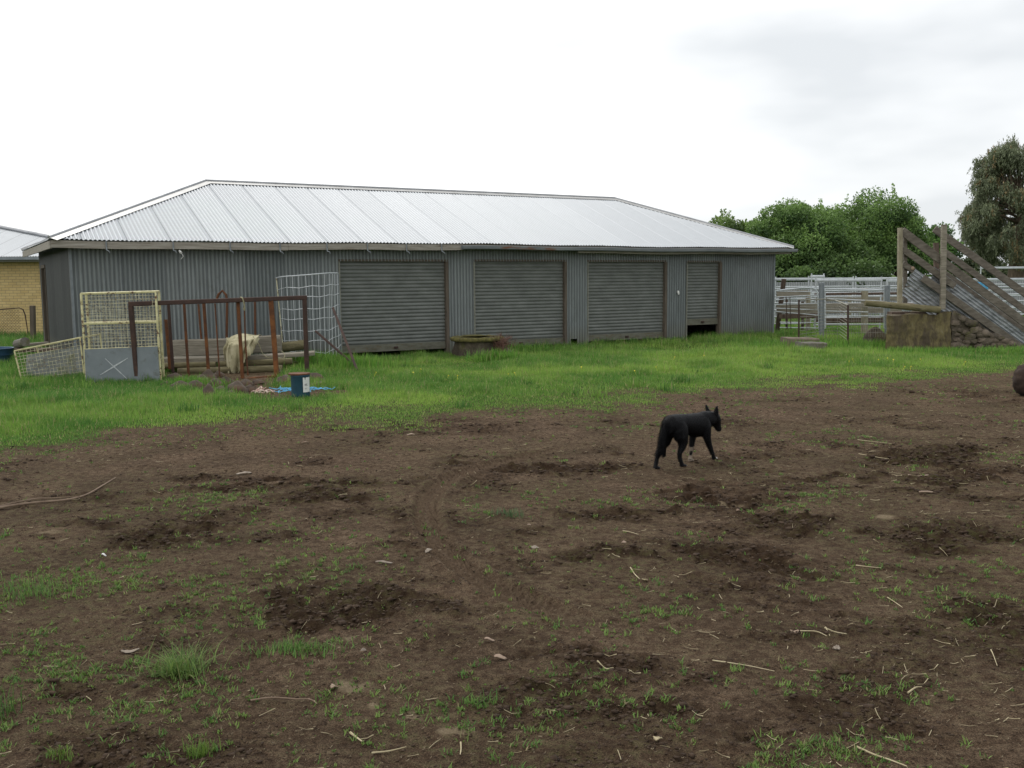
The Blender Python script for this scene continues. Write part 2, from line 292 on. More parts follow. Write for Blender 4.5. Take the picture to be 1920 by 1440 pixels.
def track(x, y):
    best = np.full(x.shape, 9.); s_ = np.zeros(x.shape); acc = 0
    for a, b in zip(TC[:-1], TC[1:]):
        d = b-a; L = np.hypot(*d)
        t = np.clip(((x-a[0])*d[0]+(y-a[1])*d[1])/(L*L), 0, 1); q = (x-a[0]-t*d[0]); r_ = (y-a[1]-t*d[1]); sg = np.sign(d[0]*r_-d[1]*q)
        dd = np.hypot(q, r_); m_ = dd < np.abs(best); best = np.where(m_, dd*np.where(sg == 0, 1, sg), best); s_ = np.where(m_, acc+t*L, s_); acc += L
    return best, s_
def masks(x, y):
    ch = np.zeros(x.shape)
    for c in CH: ch = np.maximum(ch, ell(x, y, *c))
    wx_ = x+(fbm(x*1.1, y*1.4, 4, 15)-.5)*1.3; wy_ = y+(fbm(x*1.1, y*1.4, 4, 16)-.5)*1.3
    rg_ = fbm(wx_*2.2, wy_*3.4, 5, 5)
    ch = sst(.20, .80, ch*.55+(rg_-.5)*2.1+.05)*sst(.03, .30, ch)
    ch = np.clip(ch+sst(.54, .74, fbm(wx_*1.5, wy_*2.6, 5, 11))*.55, 0, 1)*sst(-.2, 1.5, gb(x)-y)
    tk_, _s = track(x, y); ch = ch*(.10+.90*sst(.08, .24, np.abs(tk_)))
    sd_ = np.zeros(x.shape)
    for c in SAND: sd_ = np.maximum(sd_, ell(x, y, *c))
    sd_ = sst(.40, .75, sd_**.6*(.1+1.3*fbm(x*13, y*13, 4, 3)))*.85
    wob = (fbm(x*.7, y*.9, 5, 21)-.5)*3.6+(fbm(x*4, y*4, 3, 22)-.5)*1.6
    gr = sst(-1.1, 1.1, y-gb(x)+wob)
    bare = np.maximum(ell(x, y, 540, 738, 95, 12), ell(x, y, 640, 735, 35, 8)*.8)+ell(x, y, 760, 762, 70, 5)*.6+ell(x, y, 430, 722, 95, 16)+ell(x, y, 415, 702, 150, 9)*1.2
    gr = gr*(1-sst(.3, .65, bare*(.6+.8*fbm(x*2, y*2, 3, 8))))
    return gr, ch, sd_
LX, LY = 7.65-18.7*math.cos(R(30.2)), 28.09-18.7*math.sin(R(30.2))
US, UN = np.array([math.cos(R(30.2)), math.sin(R(30.2))]), np.array([-math.sin(R(30.2)), math.cos(R(30.2))])
def shedxy(x, y): return (x-LX)*US[0]+(y-LY)*US[1], (x-LX)*UN[0]+(y-LY)*UN[1]
def gheight(x, y, full=False):
    x = np.asarray(x, float); y = np.asarray(y, float)
    gr, ch, sd_ = masks(x, y)
    z = (fbm(x*.35, y*.35, 3, 1)-.5)*.05
    rid = 1-np.abs(fbm(x*3.1, y*4.6, 5, 31)*2-1)
    z = z+ch*((rid-.72)*.07+(fbm(x*9, y*10, 5, 41)-.5)*.12+(np.abs(fbm(x*16, y*16, 3, 43)-.5))*-.05)
    z = z+(1-gr)*((fbm(x*5, y*5, 4, 51)-.5)*.03+(fbm(x*22, y*22, 3, 61)-.5)*.014)+sd_*.008*fbm(x*20, y*20, 2, 3)
    d, s_ = track(x, y); ad = np.abs(d); fade = sst(0, .6, s_)*sst(0, .8, s_.max()-s_) if s_.size > 1 else 1
    g_ = (1-sst(.07, .11, ad))
    tread = (np.mod(s_+ad*.6, .055) < .026)*1.0
    z = z*(1-g_*.8)+fade*(-.020*g_+.018*g_*tread*(ad > .012)+.015*np.exp(-((ad-.125)/.03)**2))
    a_, b_ = shedxy(x, y); near = sst(1.2, .2, np.abs(b_))*sst(4.8, 5.6, a_)*sst(8.7, 8.0, a_)
    z = z-.09*near
    z = z*sst(60, 30, np.hypot(x, y))
    return (z, gr, ch, sd_, g_*fade) if full else z
fine = np.arange(-37, 37.01, .095); coarse = np.concatenate([np.arange(-180, -37, 6.5), fine, np.arange(43, 180, 6.5)])
th = np.radians(coarse); rr = [.05, .5, 1.0, 1.6, 2.1]; r_ = 2.5
while r_ < 34: rr.append(r_); r_ *= 1.0036
while r_ < 1500: rr.append(r_); r_ *= 1.08
rr.append(3500); rr = np.array(rr)
TH, RR = np.meshgrid(th, rr); GX, GY = RR*np.sin(TH), RR*np.cos(TH)
gz, ggr, gch, gsd, gtr = gheight(GX, GY, True)
gz[0, :] = gz[0, 0]
nr, nc = GX.shape; idx = np.arange(nr*nc).reshape(nr, nc); nxt = np.roll(idx, -1, axis=1)
F = np.stack([idx[:-1], nxt[:-1], nxt[1:], idx[1:]], -1).reshape(-1, 4)[:, ::-1]
gcol = np.stack([ggr, gch, gsd], -1).reshape(-1, 3)
m, t, b = base_mat('farmyard_ground'); at = t.nodes.new('ShaderNodeVertexColor'); at.layer_name = 'Mask'; sp = t.nodes.new('ShaderNodeSeparateColor'); t.links.new(at.outputs[0], sp.inputs[0])
n1 = noise_node(t, 1.3, 7, .7); n2 = noise_node(t, 17, 6, .75); n3 = noise_node(t, 95, 4, .8); n4 = noise_node(t, .5, 4, .6)
dirt = ramp(t, n2.outputs['Fac'], [(.28, (.043, .026, .0155)), (.45, (.100, .066, .042)), (.68, (.205, .146, .098))]).outputs[0]
dirt = mixc(t, 1., dirt, ramp(t, n1.outputs['Fac'], [(.3, (.62, .60, .58)), (.7, (1.32, 1.32, 1.32))]).outputs[0], 'MULTIPLY')
n5 = noise_node(t, 160, 3, .8); dirt = mixc(t, 1., dirt, ramp(t, n5.outputs['Fac'], [(.34, (.30,)*3), (.5, (1,)*3), (.66, (1.85,)*3)]).outputs[0], 'MULTIPLY')
dirt = mixc(t, sp.outputs[1], dirt, ramp(t, n2.outputs['Fac'], [(.3, (.028, .0165, .0095)), (.55, (.062, .038, .0225)), (.75, (.115, .073, .045))]).outputs[0])
vo = t.nodes.new('ShaderNodeTexVoronoi'); vo.inputs['Scale'].default_value = 60; tc_ = t.nodes.new('ShaderNodeTexCoord'); t.links.new(tc_.outputs['Object'], vo.inputs['Vector'])
fl = ramp(t, vo.outputs['Distance'], [(.08, (1, 1, 1)), (.13, (0, 0, 0))]).outputs[0]
sel = ramp(t, vo.outputs['Color'], [(.70, (0, 0, 0)), (.74, (.8,)*3)]).outputs[0]
dirt = mixc(t, mixc(t, 1., fl, sel, 'MULTIPLY'), dirt, (.20, .155, .11))
gmix = mixc(t, 1., ramp(t, n4.outputs['Fac'], [(.38, (0, 0, 0)), (.58, (1, 1, 1))]).outputs[0], ramp(t, n2.outputs['Fac'], [(.47, (0, 0, 0)), (.62, (.42,)*3)]).outputs[0], 'MULTIPLY')
dirt = mixc(t, gmix, dirt, (.085, .105, .03))
dirt = mixc(t, sp.outputs[2], dirt, ramp(t, n3.outputs['Fac'], [(.3, (.20, .15, .09)), (.7, (.40, .32, .21))]).outputs[0])
dirt = mixc(t, mixc(t, 1., at.outputs[1], (.75,)*3, 'MULTIPLY'), dirt, ramp(t, n2.outputs['Fac'], [(.3, (.10, .066, .042)), (.7, (.20, .142, .096))]).outputs[0])
turf = ramp(t, n2.outputs['Fac'], [(.3, (.03, .045, .012)), (.6, (.07, .12, .02)), (.8, (.11, .13, .035))]).outputs[0]
t.links.new(mixc(t, sp.outputs[0], dirt, turf), b.inputs['Base Color']); b.inputs['Roughness'].default_value = .93; b.inputs['Specular IOR Level'].default_value = .08
hm = t.nodes.new('ShaderNodeMath'); hm.operation = 'ADD'; t.links.new(n2.outputs['Fac'], hm.inputs[0]); t.links.new(n3.outputs['Fac'], hm.inputs[1]); bumpn(t, b, hm.outputs[0], 1., .03)
dirt_trk = None
g = arr('ground', np.stack([GX, GY, gz], -1).reshape(-1, 3), F, m, None, True, gcol, 'Mask'); mk = np.ones((GX.size, 4), np.float32); mk[:, :3] = gcol; mk[:, 3] = gtr.ravel(); g.data.color_attributes['Mask'].data.foreach_set('color', mk.ravel()); tag(g, 'bare brown farmyard soil with sparse weeds and a tyre track, turning to lawn', None, None, 'structure')

# ------------------------------------------------------------------ blades
def blades(n_xyz, hgt, wid, lean, cols, bend=.35, lmin=.2):
    """each blade: 5 verts (2 base, 2 mid, tip) as quad+tri stored as two quads-> use tris"""
    n = len(n_xyz); an = rng.uniform(0, 2*np.pi, n); dx, dy = np.cos(an), np.sin(an); la = lean*rng.uniform(lmin, 1, n)
    sx, sy = -dy*wid/2, dx*wid/2; hx, hy = dx*hgt*la, dy*hgt*la; up = hgt*np.sqrt(np.clip(1-la*la, .05, 1))
    b = n_xyz; z = np.zeros(n)
    v0 = b+np.stack([-sx, -sy, z-.005], 1); v1 = b+np.stack([sx, sy, z-.005], 1)
    md = b+np.stack([hx*bend, hy*bend, up*.6], 1); v2 = md+np.stack([sx, sy, z], 1)*.75; v3 = md-np.stack([sx, sy, z], 1)*.75
    v4 = b+np.stack([hx, hy, up], 1)
    V = np.stack([v0, v1, v2, v3, v4], 1).reshape(-1, 3); o = np.arange(n)*5
    F = np.concatenate([np.stack([o, o+1, o+2], 1), np.stack([o, o+2, o+3], 1), np.stack([o+3, o+2, o+4], 1)])
    return V, F, np.repeat(cols, 5, axis=0)
def gcols(n, a, b, dry, pd, key=None):
    k = rng.uniform(0, 1, n)[:, None] if key is None else np.clip(key+rng.uniform(-.3, .3, n), 0, 1)[:, None]
    c = np.array(a)*(1-k)+np.array(b)*k; m_ = rng.uniform(0, 1, n) < pd; c[m_] = np.array(dry)*rng.uniform(.7, 1.2, (m_.sum(), 1)); return c*rng.uniform(.75, 1.2, (n, 1))
# lawn strip between the yard and the shed
def lawn(x, y):
    gr, ch, sd_ = masks(x, y); a_, b_ = shedxy(x, y); inside = (a_ > -.05) & (a_ < 18.75) & (b_ > -.03) & (b_ < 7.25); return gr*(~inside)
def scatter(n, x0, x1, y0, y1, p=1.0):
    y = y0+(y1-y0)*rng.uniform(0, 1, n)**p; return rng.uniform(x0, x1, n), y
xs, ys = [], []
for n, y0, y1 in ((760000, 9.5, 22), (230000, 22, 34), (50000, 34, 60)):
    x, y = scatter(n, -1, 1, y0, y1); x = x*(y*.60+1.); xs.append(x); ys.append(y)
x = np.concatenate(xs); y = np.concatenate(ys); gr = lawn(x, y)
cl = fbm(x*1.7, y*1.7, 3, 71); keep = rng.uniform(0, 1, len(x)) < gr*(.45+.75*cl); x, y, gr, cl = x[keep], y[keep], gr[keep], cl[keep]
a_, b_ = shedxy(x, y); wall_d = np.where((a_ > -1) & (a_ < 19.5), np.clip(-b_, 0, 9), 4)
tallm = np.exp(-wall_d/.9); edge = sst(.2, 2.6, y-gb(x)); big = fbm(x*.5, y*.5, 3, 81)
leftm = sst(-2.5, -5, x)
hgt = (.028+.035*edge+.075*sst(.5, .68, cl)*edge+.05*edge*leftm+.12*tallm*(.3+big)+.05*sst(.5, .7, big)*edge)*rng.uniform(.5, 1.25, len(x))
thr = ell(x, y, 1560, 640, 110, 8); hgt = hgt*(1+1.2*thr)*(1-.75*ell(x, y, 885, 682, 60, 14))*(1-.6*np.maximum(ell(x, y, 110, 730, 130, 14), ell(x, y, 230, 728, 100, 10)))
fard = sst(20, 40, y); wid = (.0065+.010*fard)*rng.uniform(.7, 1.3, len(x))
key = np.clip(-.05+.5*fbm(x*2.3, y*2.3, 3, 97)+.65*(1-tallm)*sst(.35, .65, fbm(x*.6, y*.8, 3, 91))-.35*leftm+.2*(1-edge), 0, 1)
V, F, C = blades(np.stack([x, y, gheight(x, y)], 1), hgt, wid, .75, gcols(len(x), (.095, .235, .04), (.30, .455, .085), (.44, .39, .19), .08, key))
lw = arr('grass', V, F, M['grass'], None, False, C); tag(lw, 'bright green lawn grass between the bare yard and the shed', 'grass', None, 'stuff')
# coarser tussocks standing out of the lawn
nq = 520; y = rng.uniform(10.5, 27, nq); x = rng.uniform(-1, 1, nq)*(y*.58+.5); k = rng.uniform(0, 1, nq) < lawn(x, y)*sst(.35, .6, fbm(x*.6, y*.6, 3, 151)); x, y = x[k], y[k]
sx2, sy2 = [], []
for q in (np.linspace(0, 18.7, 46), ): 
    q = q+rng.uniform(-.2, .2, len(q)); o2 = -rng.uniform(.10, .5, len(q)); sx2.append(LX+q*US[0]+o2*UN[0]); sy2.append(LY+q*US[1]+o2*UN[1])
x = np.concatenate([x]+sx2); y = np.concatenate([y]+sy2); nb = rng.integers(30, 110, len(x)); s_ = np.repeat(rng.uniform(.5, 1.3, len(x)), nb); tt_ = np.repeat(rng.uniform(0, 1, len(x)), nb)
x = np.repeat(x, nb)+rng.normal(0, .07, nb.sum())*s_; y = np.repeat(y, nb)+rng.normal(0, .07, nb.sum())*s_
V, F, C = blades(np.stack([x, y, gheight(x, y)], 1), rng.uniform(.06, .19, len(x))*s_, rng.uniform(.006, .012, len(x)), .8, gcols(len(x), (.06, .16, .03), (.22, .37, .07), (.40, .36, .18), .06, tt_))
ts = arr('grass_tussocks', V, F, M['grass'], None, False, C); tag(ts, 'coarser darker tussocks standing up out of the lawn and along the shed foot', 'grass', None, 'stuff')
# weeds and seedlings over the bare yard
nt_ = 46000; y = 3.0*(5.6)**rng.uniform(0, 1, nt_); x = rng.uniform(-1, 1, nt_)*(y*.60+.6)
gr, ch, sd_ = masks(x, y)
den = (sst(.50, .68, fbm(x*.8, y*.8, 4, 101))*.55+.06)*sst(.38, .62, fbm(x*3, y*3, 3, 103))*1.6+.5*sst(2.2, .3, gb(x)-y)
den = den+.95*ell(x, y, 230, 1170, 430, 230)*sst(.40, .62, fbm(x*2.4, y*2.4, 4, 7))+.8*ell(x, y, 1180, 1140, 200, 60)*sst(.42, .6, fbm(x*3, y*3, 3, 104))+.25*ell(x, y, 850, 1320, 330, 70)+.6*ell(x, y, 60, 1090, 120, 40)+.3*ell(x, y, 1700, 1080, 250, 40)
keep = rng.uniform(0, 1, nt_) < np.clip(den, 0, 1)*(1-.85*ch)*(1-gr*.7); x, y = x[keep], y[keep]; nb = rng.integers(4, 15, len(x)); sz = rng.uniform(.22, 1.25, len(x))**1.5
bx, by, bs = np.repeat(x, nb), np.repeat(y, nb), np.repeat(sz, nb); nbt = len(bx); sprd = .010*bs
tuftc = np.repeat(rng.uniform(0, 1, len(x)), nb)
bx = bx+rng.normal(0, 1, nbt)*sprd; by = by+rng.normal(0, 1, nbt)*sprd
V, F, C = blades(np.stack([bx, by, gheight(bx, by)], 1), rng.uniform(.012, .033, nbt)*bs, rng.uniform(.0026, .0050, nbt)*(1+by*.10), .93, gcols(nbt, (.075, .17, .035), (.20, .295, .07), (.30, .26, .13), .08, tuftc),   .5, .62)
wd = arr('weeds', V, F, M['grass'], None, False, C); tag(wd, 'tiny green weed seedlings scattered over the bare brown soil', 'weeds', None, 'stuff')
# soil clods
nc_ = 80000; y = 3.0*(5)**rng.uniform(0, 1, nc_); x = rng.uniform(-1, 1, nc_)*(y*.60+.6); gr, ch, sd_ = masks(x, y)
keep = rng.uniform(0, 1, nc_) < np.clip(ch*1.1+.40, 0, 1)*(1-gr); x, y, ch = x[keep], y[keep], ch[keep]; n = len(x)
bm_ = bmesh.new(); bmesh.ops.create_icosphere(bm_, subdivisions=1, radius=1); iv = np.array([v.co[:] for v in bm_.verts]); ff = np.array([[v.index for v in f.verts] for f in bm_.faces]); bm_.free()
sz = np.minimum(rng.gamma(2., .0030, n)*(.42+.95*ch), .022)*np.clip(y/7, .75, 1.6)+.001; z = gheight(x, y)
V = iv[None]*(1+rng.uniform(-.55, .45, (n, len(iv), 1)))*(sz[:, None, None])*np.stack([rng.uniform(.8, 1.5, n), rng.uniform(.8, 1.3, n), rng.uniform(.4, .8, n)], 1)[:, None, :]+np.stack([x, y, z+sz*.15], 1)[:, None, :]
F = (ff[None]+(np.arange(n)*len(iv))[:, None, None]).reshape(-1, 3)
cl_ = arr('soil_clods', V.reshape(-1, 3), F, M['soil'], None, False); tag(cl_, 'loose dark crumbs of soil where the yard is churned up', 'soil clods', None, 'stuff')
# straw litter
def sticks(n, ymax, lmin, lmax, wmin, wmax, conc):
    y = 3.0*(ymax/3)**rng.uniform(0, 1, n); x = rng.uniform(-1, 1, n)*(y*.58+.5)
    p = conc(x, y); k = rng.uniform(0, 1, n) < p; x, y = x[k], y[k]; n = len(x); an = rng.normal(0, .9, n); L = rng.uniform(lmin, lmax, n)**1; W = rng.uniform(wmin, wmax, n)*(1+.06*y)
    d = np.stack([np.cos(an), np.sin(an)], 1)*L[:, None]/2; s_ = np.stack([-np.sin(an), np.cos(an)], 1)*W[:, None]/2
    c = np.stack([x, y], 1); kink = rng.normal(0, .06, (n, 1))*s_/np.maximum(W[:, None], 1e-6)*L[:, None]
    P = []
    for e_ in (-1, 0, 1):
        q = c+d*e_+(kink if e_ == 0 else 0)
        zz = gheight(q[:, 0], q[:, 1])+.004+W*.5
        for s2, dz in ((-1, 0), (0, 1), (1, 0)):
            P.append(np.concatenate([q+s_*s2, (zz+dz*W*.5+(rng.uniform(0, .006, n) if e_ == 1 else 0))[:, None]], 1))
    V = np.stack(P, 1).reshape(-1, 3); o = np.arange(n)*9
    F = np.concatenate([np.stack([o+a, o+b_, o+c_, o+d_], 1) for a, b_, c_, d_ in ((0, 1, 4, 3), (1, 2, 5, 4), (3, 4, 7, 6), (4, 5, 8, 7), (0, 3, 5, 2), (3, 6, 8, 5))])
    return V, F
V, F = sticks(4200, 15, .010, .08, .0012, .0032, lambda x, y: np.clip(.12+.55*sst(-1, 5, x)*sst(.4, .6, fbm(x*.7, y*.7, 3, 131))+.5*ell(x, y, 1560, 880, 400, 60)+.6*ell(x, y, 130, 855, 180, 25), 0, 1)*(1-masks(x, y)[0]))
st = arr('straw', V, F, M['straw'], None, False); tag(st, 'pale bits of dry straw strewn over the brown yard', 'straw', None, 'stuff')
V, F = sticks(9000, 14, .004, .016, .0012, .0032, lambda x, y: np.clip(1.6*fbm(x, y, 3, 141)-.35, 0, 1)*(1-masks(x, y)[0]))
ch_ = arr('chaff', V, F, M['chaff'], None, False); tag(ch_, 'tiny pale flecks of chaff on the brown yard soil', 'chaff', None, 'stuff')
#SPLIT
# ------------------------------------------------------------------ corrugated iron shed
shed = thing('machinery_shed', (LX, LY, 0), 'long grey corrugated iron shed with pale hipped roof and four roller doors', 'shed', None, R(30.2), True)
PIT, AMP = .0815, .0115
def corr(mb, s0, s1, bot, top, nrm, amp=AMP, per=6, pit=PIT, rows=1, lap=0):
    """corrugated strip: columns at s, from bot(s) to top(s), waves along nrm"""
    k0, k1 = math.floor(s0/pit*per)+1, math.ceil(s1/pit*per)-1
    ss = [s0]+[k*pit/per for k in range(k0, k1+1) if s0+1e-4 < k*pit/per < s1-1e-4]+[s1]; nrm = Vector(nrm); vs = []; fs = []
    for s in ss:
        o = nrm*(amp*math.sin(2*math.pi*s/pit)+lap*(((s-8.33)/.815) % 1)); A, B = Vector(bot(s)), Vector(top(s))
        for r in range(rows+1): vs.append(A+(B-A)*(r/rows)+o)
    q = rows+1
    for i in range(len(ss)-1):
        for r in range(rows): fs.append((i*q+r, (i+1)*q+r, (i+1)*q+r+1, i*q+r+1))
    return mb.add(vs, fs)
WL, WD, WT = 18.7, 7.2, 2.62
DOORS = [(5.44, 8.12, .085, 2.13), (8.82, 11.46, .05, 2.135), (12.12, 14.70, .085, 2.13), (15.41, 16.66, .40, 2.12)]
mb = MB(); fn = (0, -1, 0)
def pl(z, y=0): return lambda s: (s, y, z)
prev = 0
for i, (a, b_, zb, zt) in enumerate(DOORS):
    if i == 2:
        corr(mb, prev, prev+.13, pl(-.1), pl(WT), fn); corr(mb, prev+.13, prev+.34, pl(.17), pl(WT), fn); corr(mb, prev+.34, a, pl(-.1), pl(WT), fn)
    else: corr(mb, prev, a, pl(-.1), pl(WT), fn)
    corr(mb, a, b_, pl(zt), pl(WT), fn); prev = b_
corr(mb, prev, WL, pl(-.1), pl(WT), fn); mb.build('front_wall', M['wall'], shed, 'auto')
mb = MB(); ln = (-1, 0, 0)
def sp_(x, z): return lambda s: (x, s, z)
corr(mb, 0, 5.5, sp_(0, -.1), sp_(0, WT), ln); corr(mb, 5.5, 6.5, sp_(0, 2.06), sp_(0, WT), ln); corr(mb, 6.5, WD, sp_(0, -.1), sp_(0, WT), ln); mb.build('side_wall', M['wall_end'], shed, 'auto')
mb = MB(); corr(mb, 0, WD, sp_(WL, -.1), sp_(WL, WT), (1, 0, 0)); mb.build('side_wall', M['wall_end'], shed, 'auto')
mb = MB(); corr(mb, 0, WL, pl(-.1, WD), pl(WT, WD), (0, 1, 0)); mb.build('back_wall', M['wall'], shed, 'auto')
MB().box((.02, .02, -.2), (WL-.02, WD-.02, -.06)).build('floor', M['dark'], shed)
MB().box((-.018, -.018, -.1), (.03, -.012, 2.5)).box((-.018, -.018, -.1), (-.012, .03, 2.5)).build('corner_flashing', M['galvdull'], shed)
MB().box((WL-.03, -.018, -.1), (WL+.018, -.012, 2.5)).box((WL+.012, -.018, -.1), (WL+.018, .03, 2.5)).build('corner_flashing', M['galvdull'], shed)
mb = MB()
for y0 in (5.42, 6.5): mb.box((-.03, y0, -.05), (.06, y0+.08, 2.1))
mb.box((-.03, 5.5, 2.06), (.06, 6.5, 2.14)); mb.build('doorway_frame', M['jamb'], shed)
# roof
EX0, EX1, EY0, EY1, EZ = -.37, 19.1, -.35, 7.55, 2.53; RX0, RX1, RY, RZ = 3.45, 15.6, 3.6, 4.09
A0, A1, B0, B1, P0, P1 = [Vector(p) for p in ((EX0, EY0, EZ), (EX1, EY0, EZ), (EX0, EY1, EZ), (EX1, EY1, EZ), (RX0, RY, RZ), (RX1, RY, RZ))]
def lerp3(a, b_, t): return a+(b_-a)*t
def topf(s, e, s0, s1):
    if s < RX0: return lerp3(e(s0), P0, (s-s0)/(RX0-s0))
    if s > RX1: return lerp3(e(s1), P1, (s1-s)/(s1-RX1))
    return Vector((s, RY, RZ))
def sag(s): return -.012*math.sin(s*.55)-.008*math.sin(s*1.9)
fe = lambda s: Vector((s, EY0, EZ+sag(s))); be = lambda s: Vector((s, EY1, EZ))
nf = (P0-A0).cross(A1-A0).normalized(); nf = nf if nf.z > 0 else -nf
nb_ = (P0-B0).cross(B1-B0).normalized(); nb_ = nb_ if nb_.z > 0 else -nb_
nl = (P0-A0).cross(B0-A0).normalized(); nl = nl if nl.z > 0 else -nl
nrr = (P1-A1).cross(B1-A1).normalized(); nrr = nrr if nrr.z > 0 else -nrr
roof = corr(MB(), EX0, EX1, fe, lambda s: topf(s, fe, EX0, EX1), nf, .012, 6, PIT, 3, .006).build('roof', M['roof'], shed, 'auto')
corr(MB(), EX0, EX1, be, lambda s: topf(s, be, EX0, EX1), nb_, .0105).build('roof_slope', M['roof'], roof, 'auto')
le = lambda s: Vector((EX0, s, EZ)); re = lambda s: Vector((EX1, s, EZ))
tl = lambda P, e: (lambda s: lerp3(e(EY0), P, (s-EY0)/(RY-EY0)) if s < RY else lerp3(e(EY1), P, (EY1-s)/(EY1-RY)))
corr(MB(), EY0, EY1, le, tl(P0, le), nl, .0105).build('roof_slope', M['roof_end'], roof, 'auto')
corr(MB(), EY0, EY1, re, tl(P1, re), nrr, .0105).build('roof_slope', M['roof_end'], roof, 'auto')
def cap(a, b_, n1_, n2_, w, name):
    d = (b_-a).normalized(); mb = MB(); off = .021
    for n_ in (n1_, n2_):
        dn = d.cross(n_).normalized()
        if dn.z > 0: dn = -dn
        vs = [a+n_*off, b_+n_*off, b_+n_*off+dn*w, a+n_*off+dn*w, a+n_*(off+.012), b_+n_*(off+.012), b_+n_*(off+.002)+dn*w, a+n_*(off+.002)+dn*w]
        mb.add(vs, [(0, 3, 2, 1), (4, 5, 6, 7), (3, 7, 6, 2), (0, 4, 7, 3), (1, 2, 6, 5)])
    o = mb.build(name, M['cap'], roof)
    MB().tube([a+Vector((0, 0, .038)), b_+Vector((0, 0, .038))], .03, 10).build('cap_roll', M['caproll'], roof, 'auto')
cap(P0, P1, nf, nb_, .17, 'ridge_cap'); cap(A0, P0, nf, nl, .17, 'hip_cap'); cap(B0, P0, nl, nb_, .17, 'hip_cap'); cap(A1, P1, nf, nrr, .17, 'hip_cap'); cap(B1, P1, nrr, nb_, .17, 'hip_cap')
# eaves timber, gutter
def board(x0, x1, y, z0, z1, th=.03, step=.5):
    mb = MB(); n = max(2, int((x1-x0)/step)); rings = []
    for k in range(n+1):
        x_ = x0+(x1-x0)*k/n; dz = sag(x_)+random.uniform(-.004, .004); rings.append([(x_, y-th/2, z0+dz), (x_, y+th/2, z0+dz), (x_, y+th/2, z1+dz), (x_, y-th/2, z1+dz)])
    return mb.loft(rings)
board(EX0+.03, 4.2, EY0+.03, 2.37, 2.508).build('fascia_board', M['fascia'], shed); board(4.206, 8.36, EY0+.03, 2.375, 2.508).build('fascia_board', M['fascia'], shed)
mb = MB(); mb.box((EX0+.01, EY0+.05, 2.36), (EX0+.045, EY1-.05, 2.505)); mb.build('fascia_board', M['fascia'], shed)
MB().box((EX1-.045, EY0+.05, 2.36), (EX1-.01, EY1-.05, 2.505)).build('fascia_board', M['fascia'], shed)
board(8.37, 11.6, EY0+.05, 2.40, 2.508).build('fascia_board', M['timber'], shed); board(11.61, EX1-.1, EY0+.04, 2.345, 2.508, .03).build('fascia_board', M['fascia'], shed)
rings = []
for k in range(31):
    x_ = 8.3+(EX1+.05-8.3)*k/30; dz = sag(x_)*.8-.03
    prof = [(-.004, .10), (-.004, 0.004), (-.09, .0), (-.118, .02), (-.118, .085), (-.105, .092), (-.108, .083), (-.108, .026), (-.088, .008), (-.012, .010), (-.012, .10)]
    rings.append([(x_, EY0+p, 2.42+q+dz) for p, q in prof])
gt = MB().loft(rings).build('gutter', M['gutter'], shed, False)
for x_ in (.62, 1.86, 2.98, 4.02, 5.05, 5.98, 6.92, 7.80):
    z0 = sag(x_); mb = MB()
    mb.tube([(x_, EY0-.002, 2.52+z0), (x_, EY0-.004, 2.40+z0), (x_, EY0-.02, 2.345+z0), (x_+.03, EY0-.07, 2.325+z0), (x_+.05, EY0-.075, 2.29+z0)], [.014, .014, .013, .012, .01], 5); mb.build('gutter_bracket', M['galvdull'], shed)
lf = MB().tube([(1.98, EY0+.02, 2.33), (2.0, EY0-.03, 2.29)], [.018, .028], 10).tube([(2.0, EY0-.02, 2.3), (2.04, EY0-.03, 2.22), (1.99, EY0-.03, 2.16)], .006, 5).build('eave_light', M['white'], shed)
for k in range(16): MB().beam((.55+k*1.17, EY0+.05, 2.44), (.55+k*1.17, .3, 2.60), .045, .10).build('rafter_end', M['jamb'], shed)
# roller doors
for (x0, x1, zb, zt) in DOORS:
    prof = []; z = zb+.16; p = .084
    while z < zt+.05:
        prof += [(z, .0), (z+.008, .011), (z+.017, .002), (z+.035, -.010), (z+.055, -.012), (z+.072, -.006)]; z += p
    n = 6; vs = []; fs = []
    for z_, y_ in prof:
        for k in range(n+1): vs.append((x0+.03+(x1-x0-.06)*k/n, .075+y_+.006*math.sin(k*1.3+z_*2), z_+(.004 if zb > .08 else 0)*k/n))
    for r_ in range(len(prof)-1):
        for k in range(n): fs.append((r_*(n+1)+k, r_*(n+1)+k+1, (r_+1)*(n+1)+k+1, (r_+1)*(n+1)+k))
    dr = MB().add(vs, fs).build('roller_door', M['door'], shed, True)
    MB().box((x0+.025, .045, zb), (x1-.025, .07, zb+.165)).box((x0+.025, .035, zb), (x1-.025, .045, zb+.025)).build('bottom_rail', M['doorrail'], dr)
    xc = (x0+x1)/2; MB().box((xc-.05, .022, zb+.05), (xc+.05, .045, zb+.10)).box((xc-.015, .005, zb+.06), (xc+.015, .022, zb+.09)).build('lock', M['darkrust'], dr)
    MB().box((x1-.062, -.022, -.1), (x1+.012, .12, zt-.003)).build('door_jamb', M['jamb'], shed)
    MB().box((x0-.016, -.02, -.1), (x0+.018, .12, zt-.003)).build('door_jamb', M['jambedge'], shed)
    MB().box((x0-.014, -.008, zt), (x1+.01, .15, zt+.05)).build('door_lintel', M['jamb'], shed)
MB().tube([(15.08, -.02, 1.32), (15.08, -.05, 1.32)], .035, 10).tube([(15.08, -.05, 1.32), (15.08, -.055, 1.25)], .022, 8).build('pull_cord_knob', M['white'], shed)
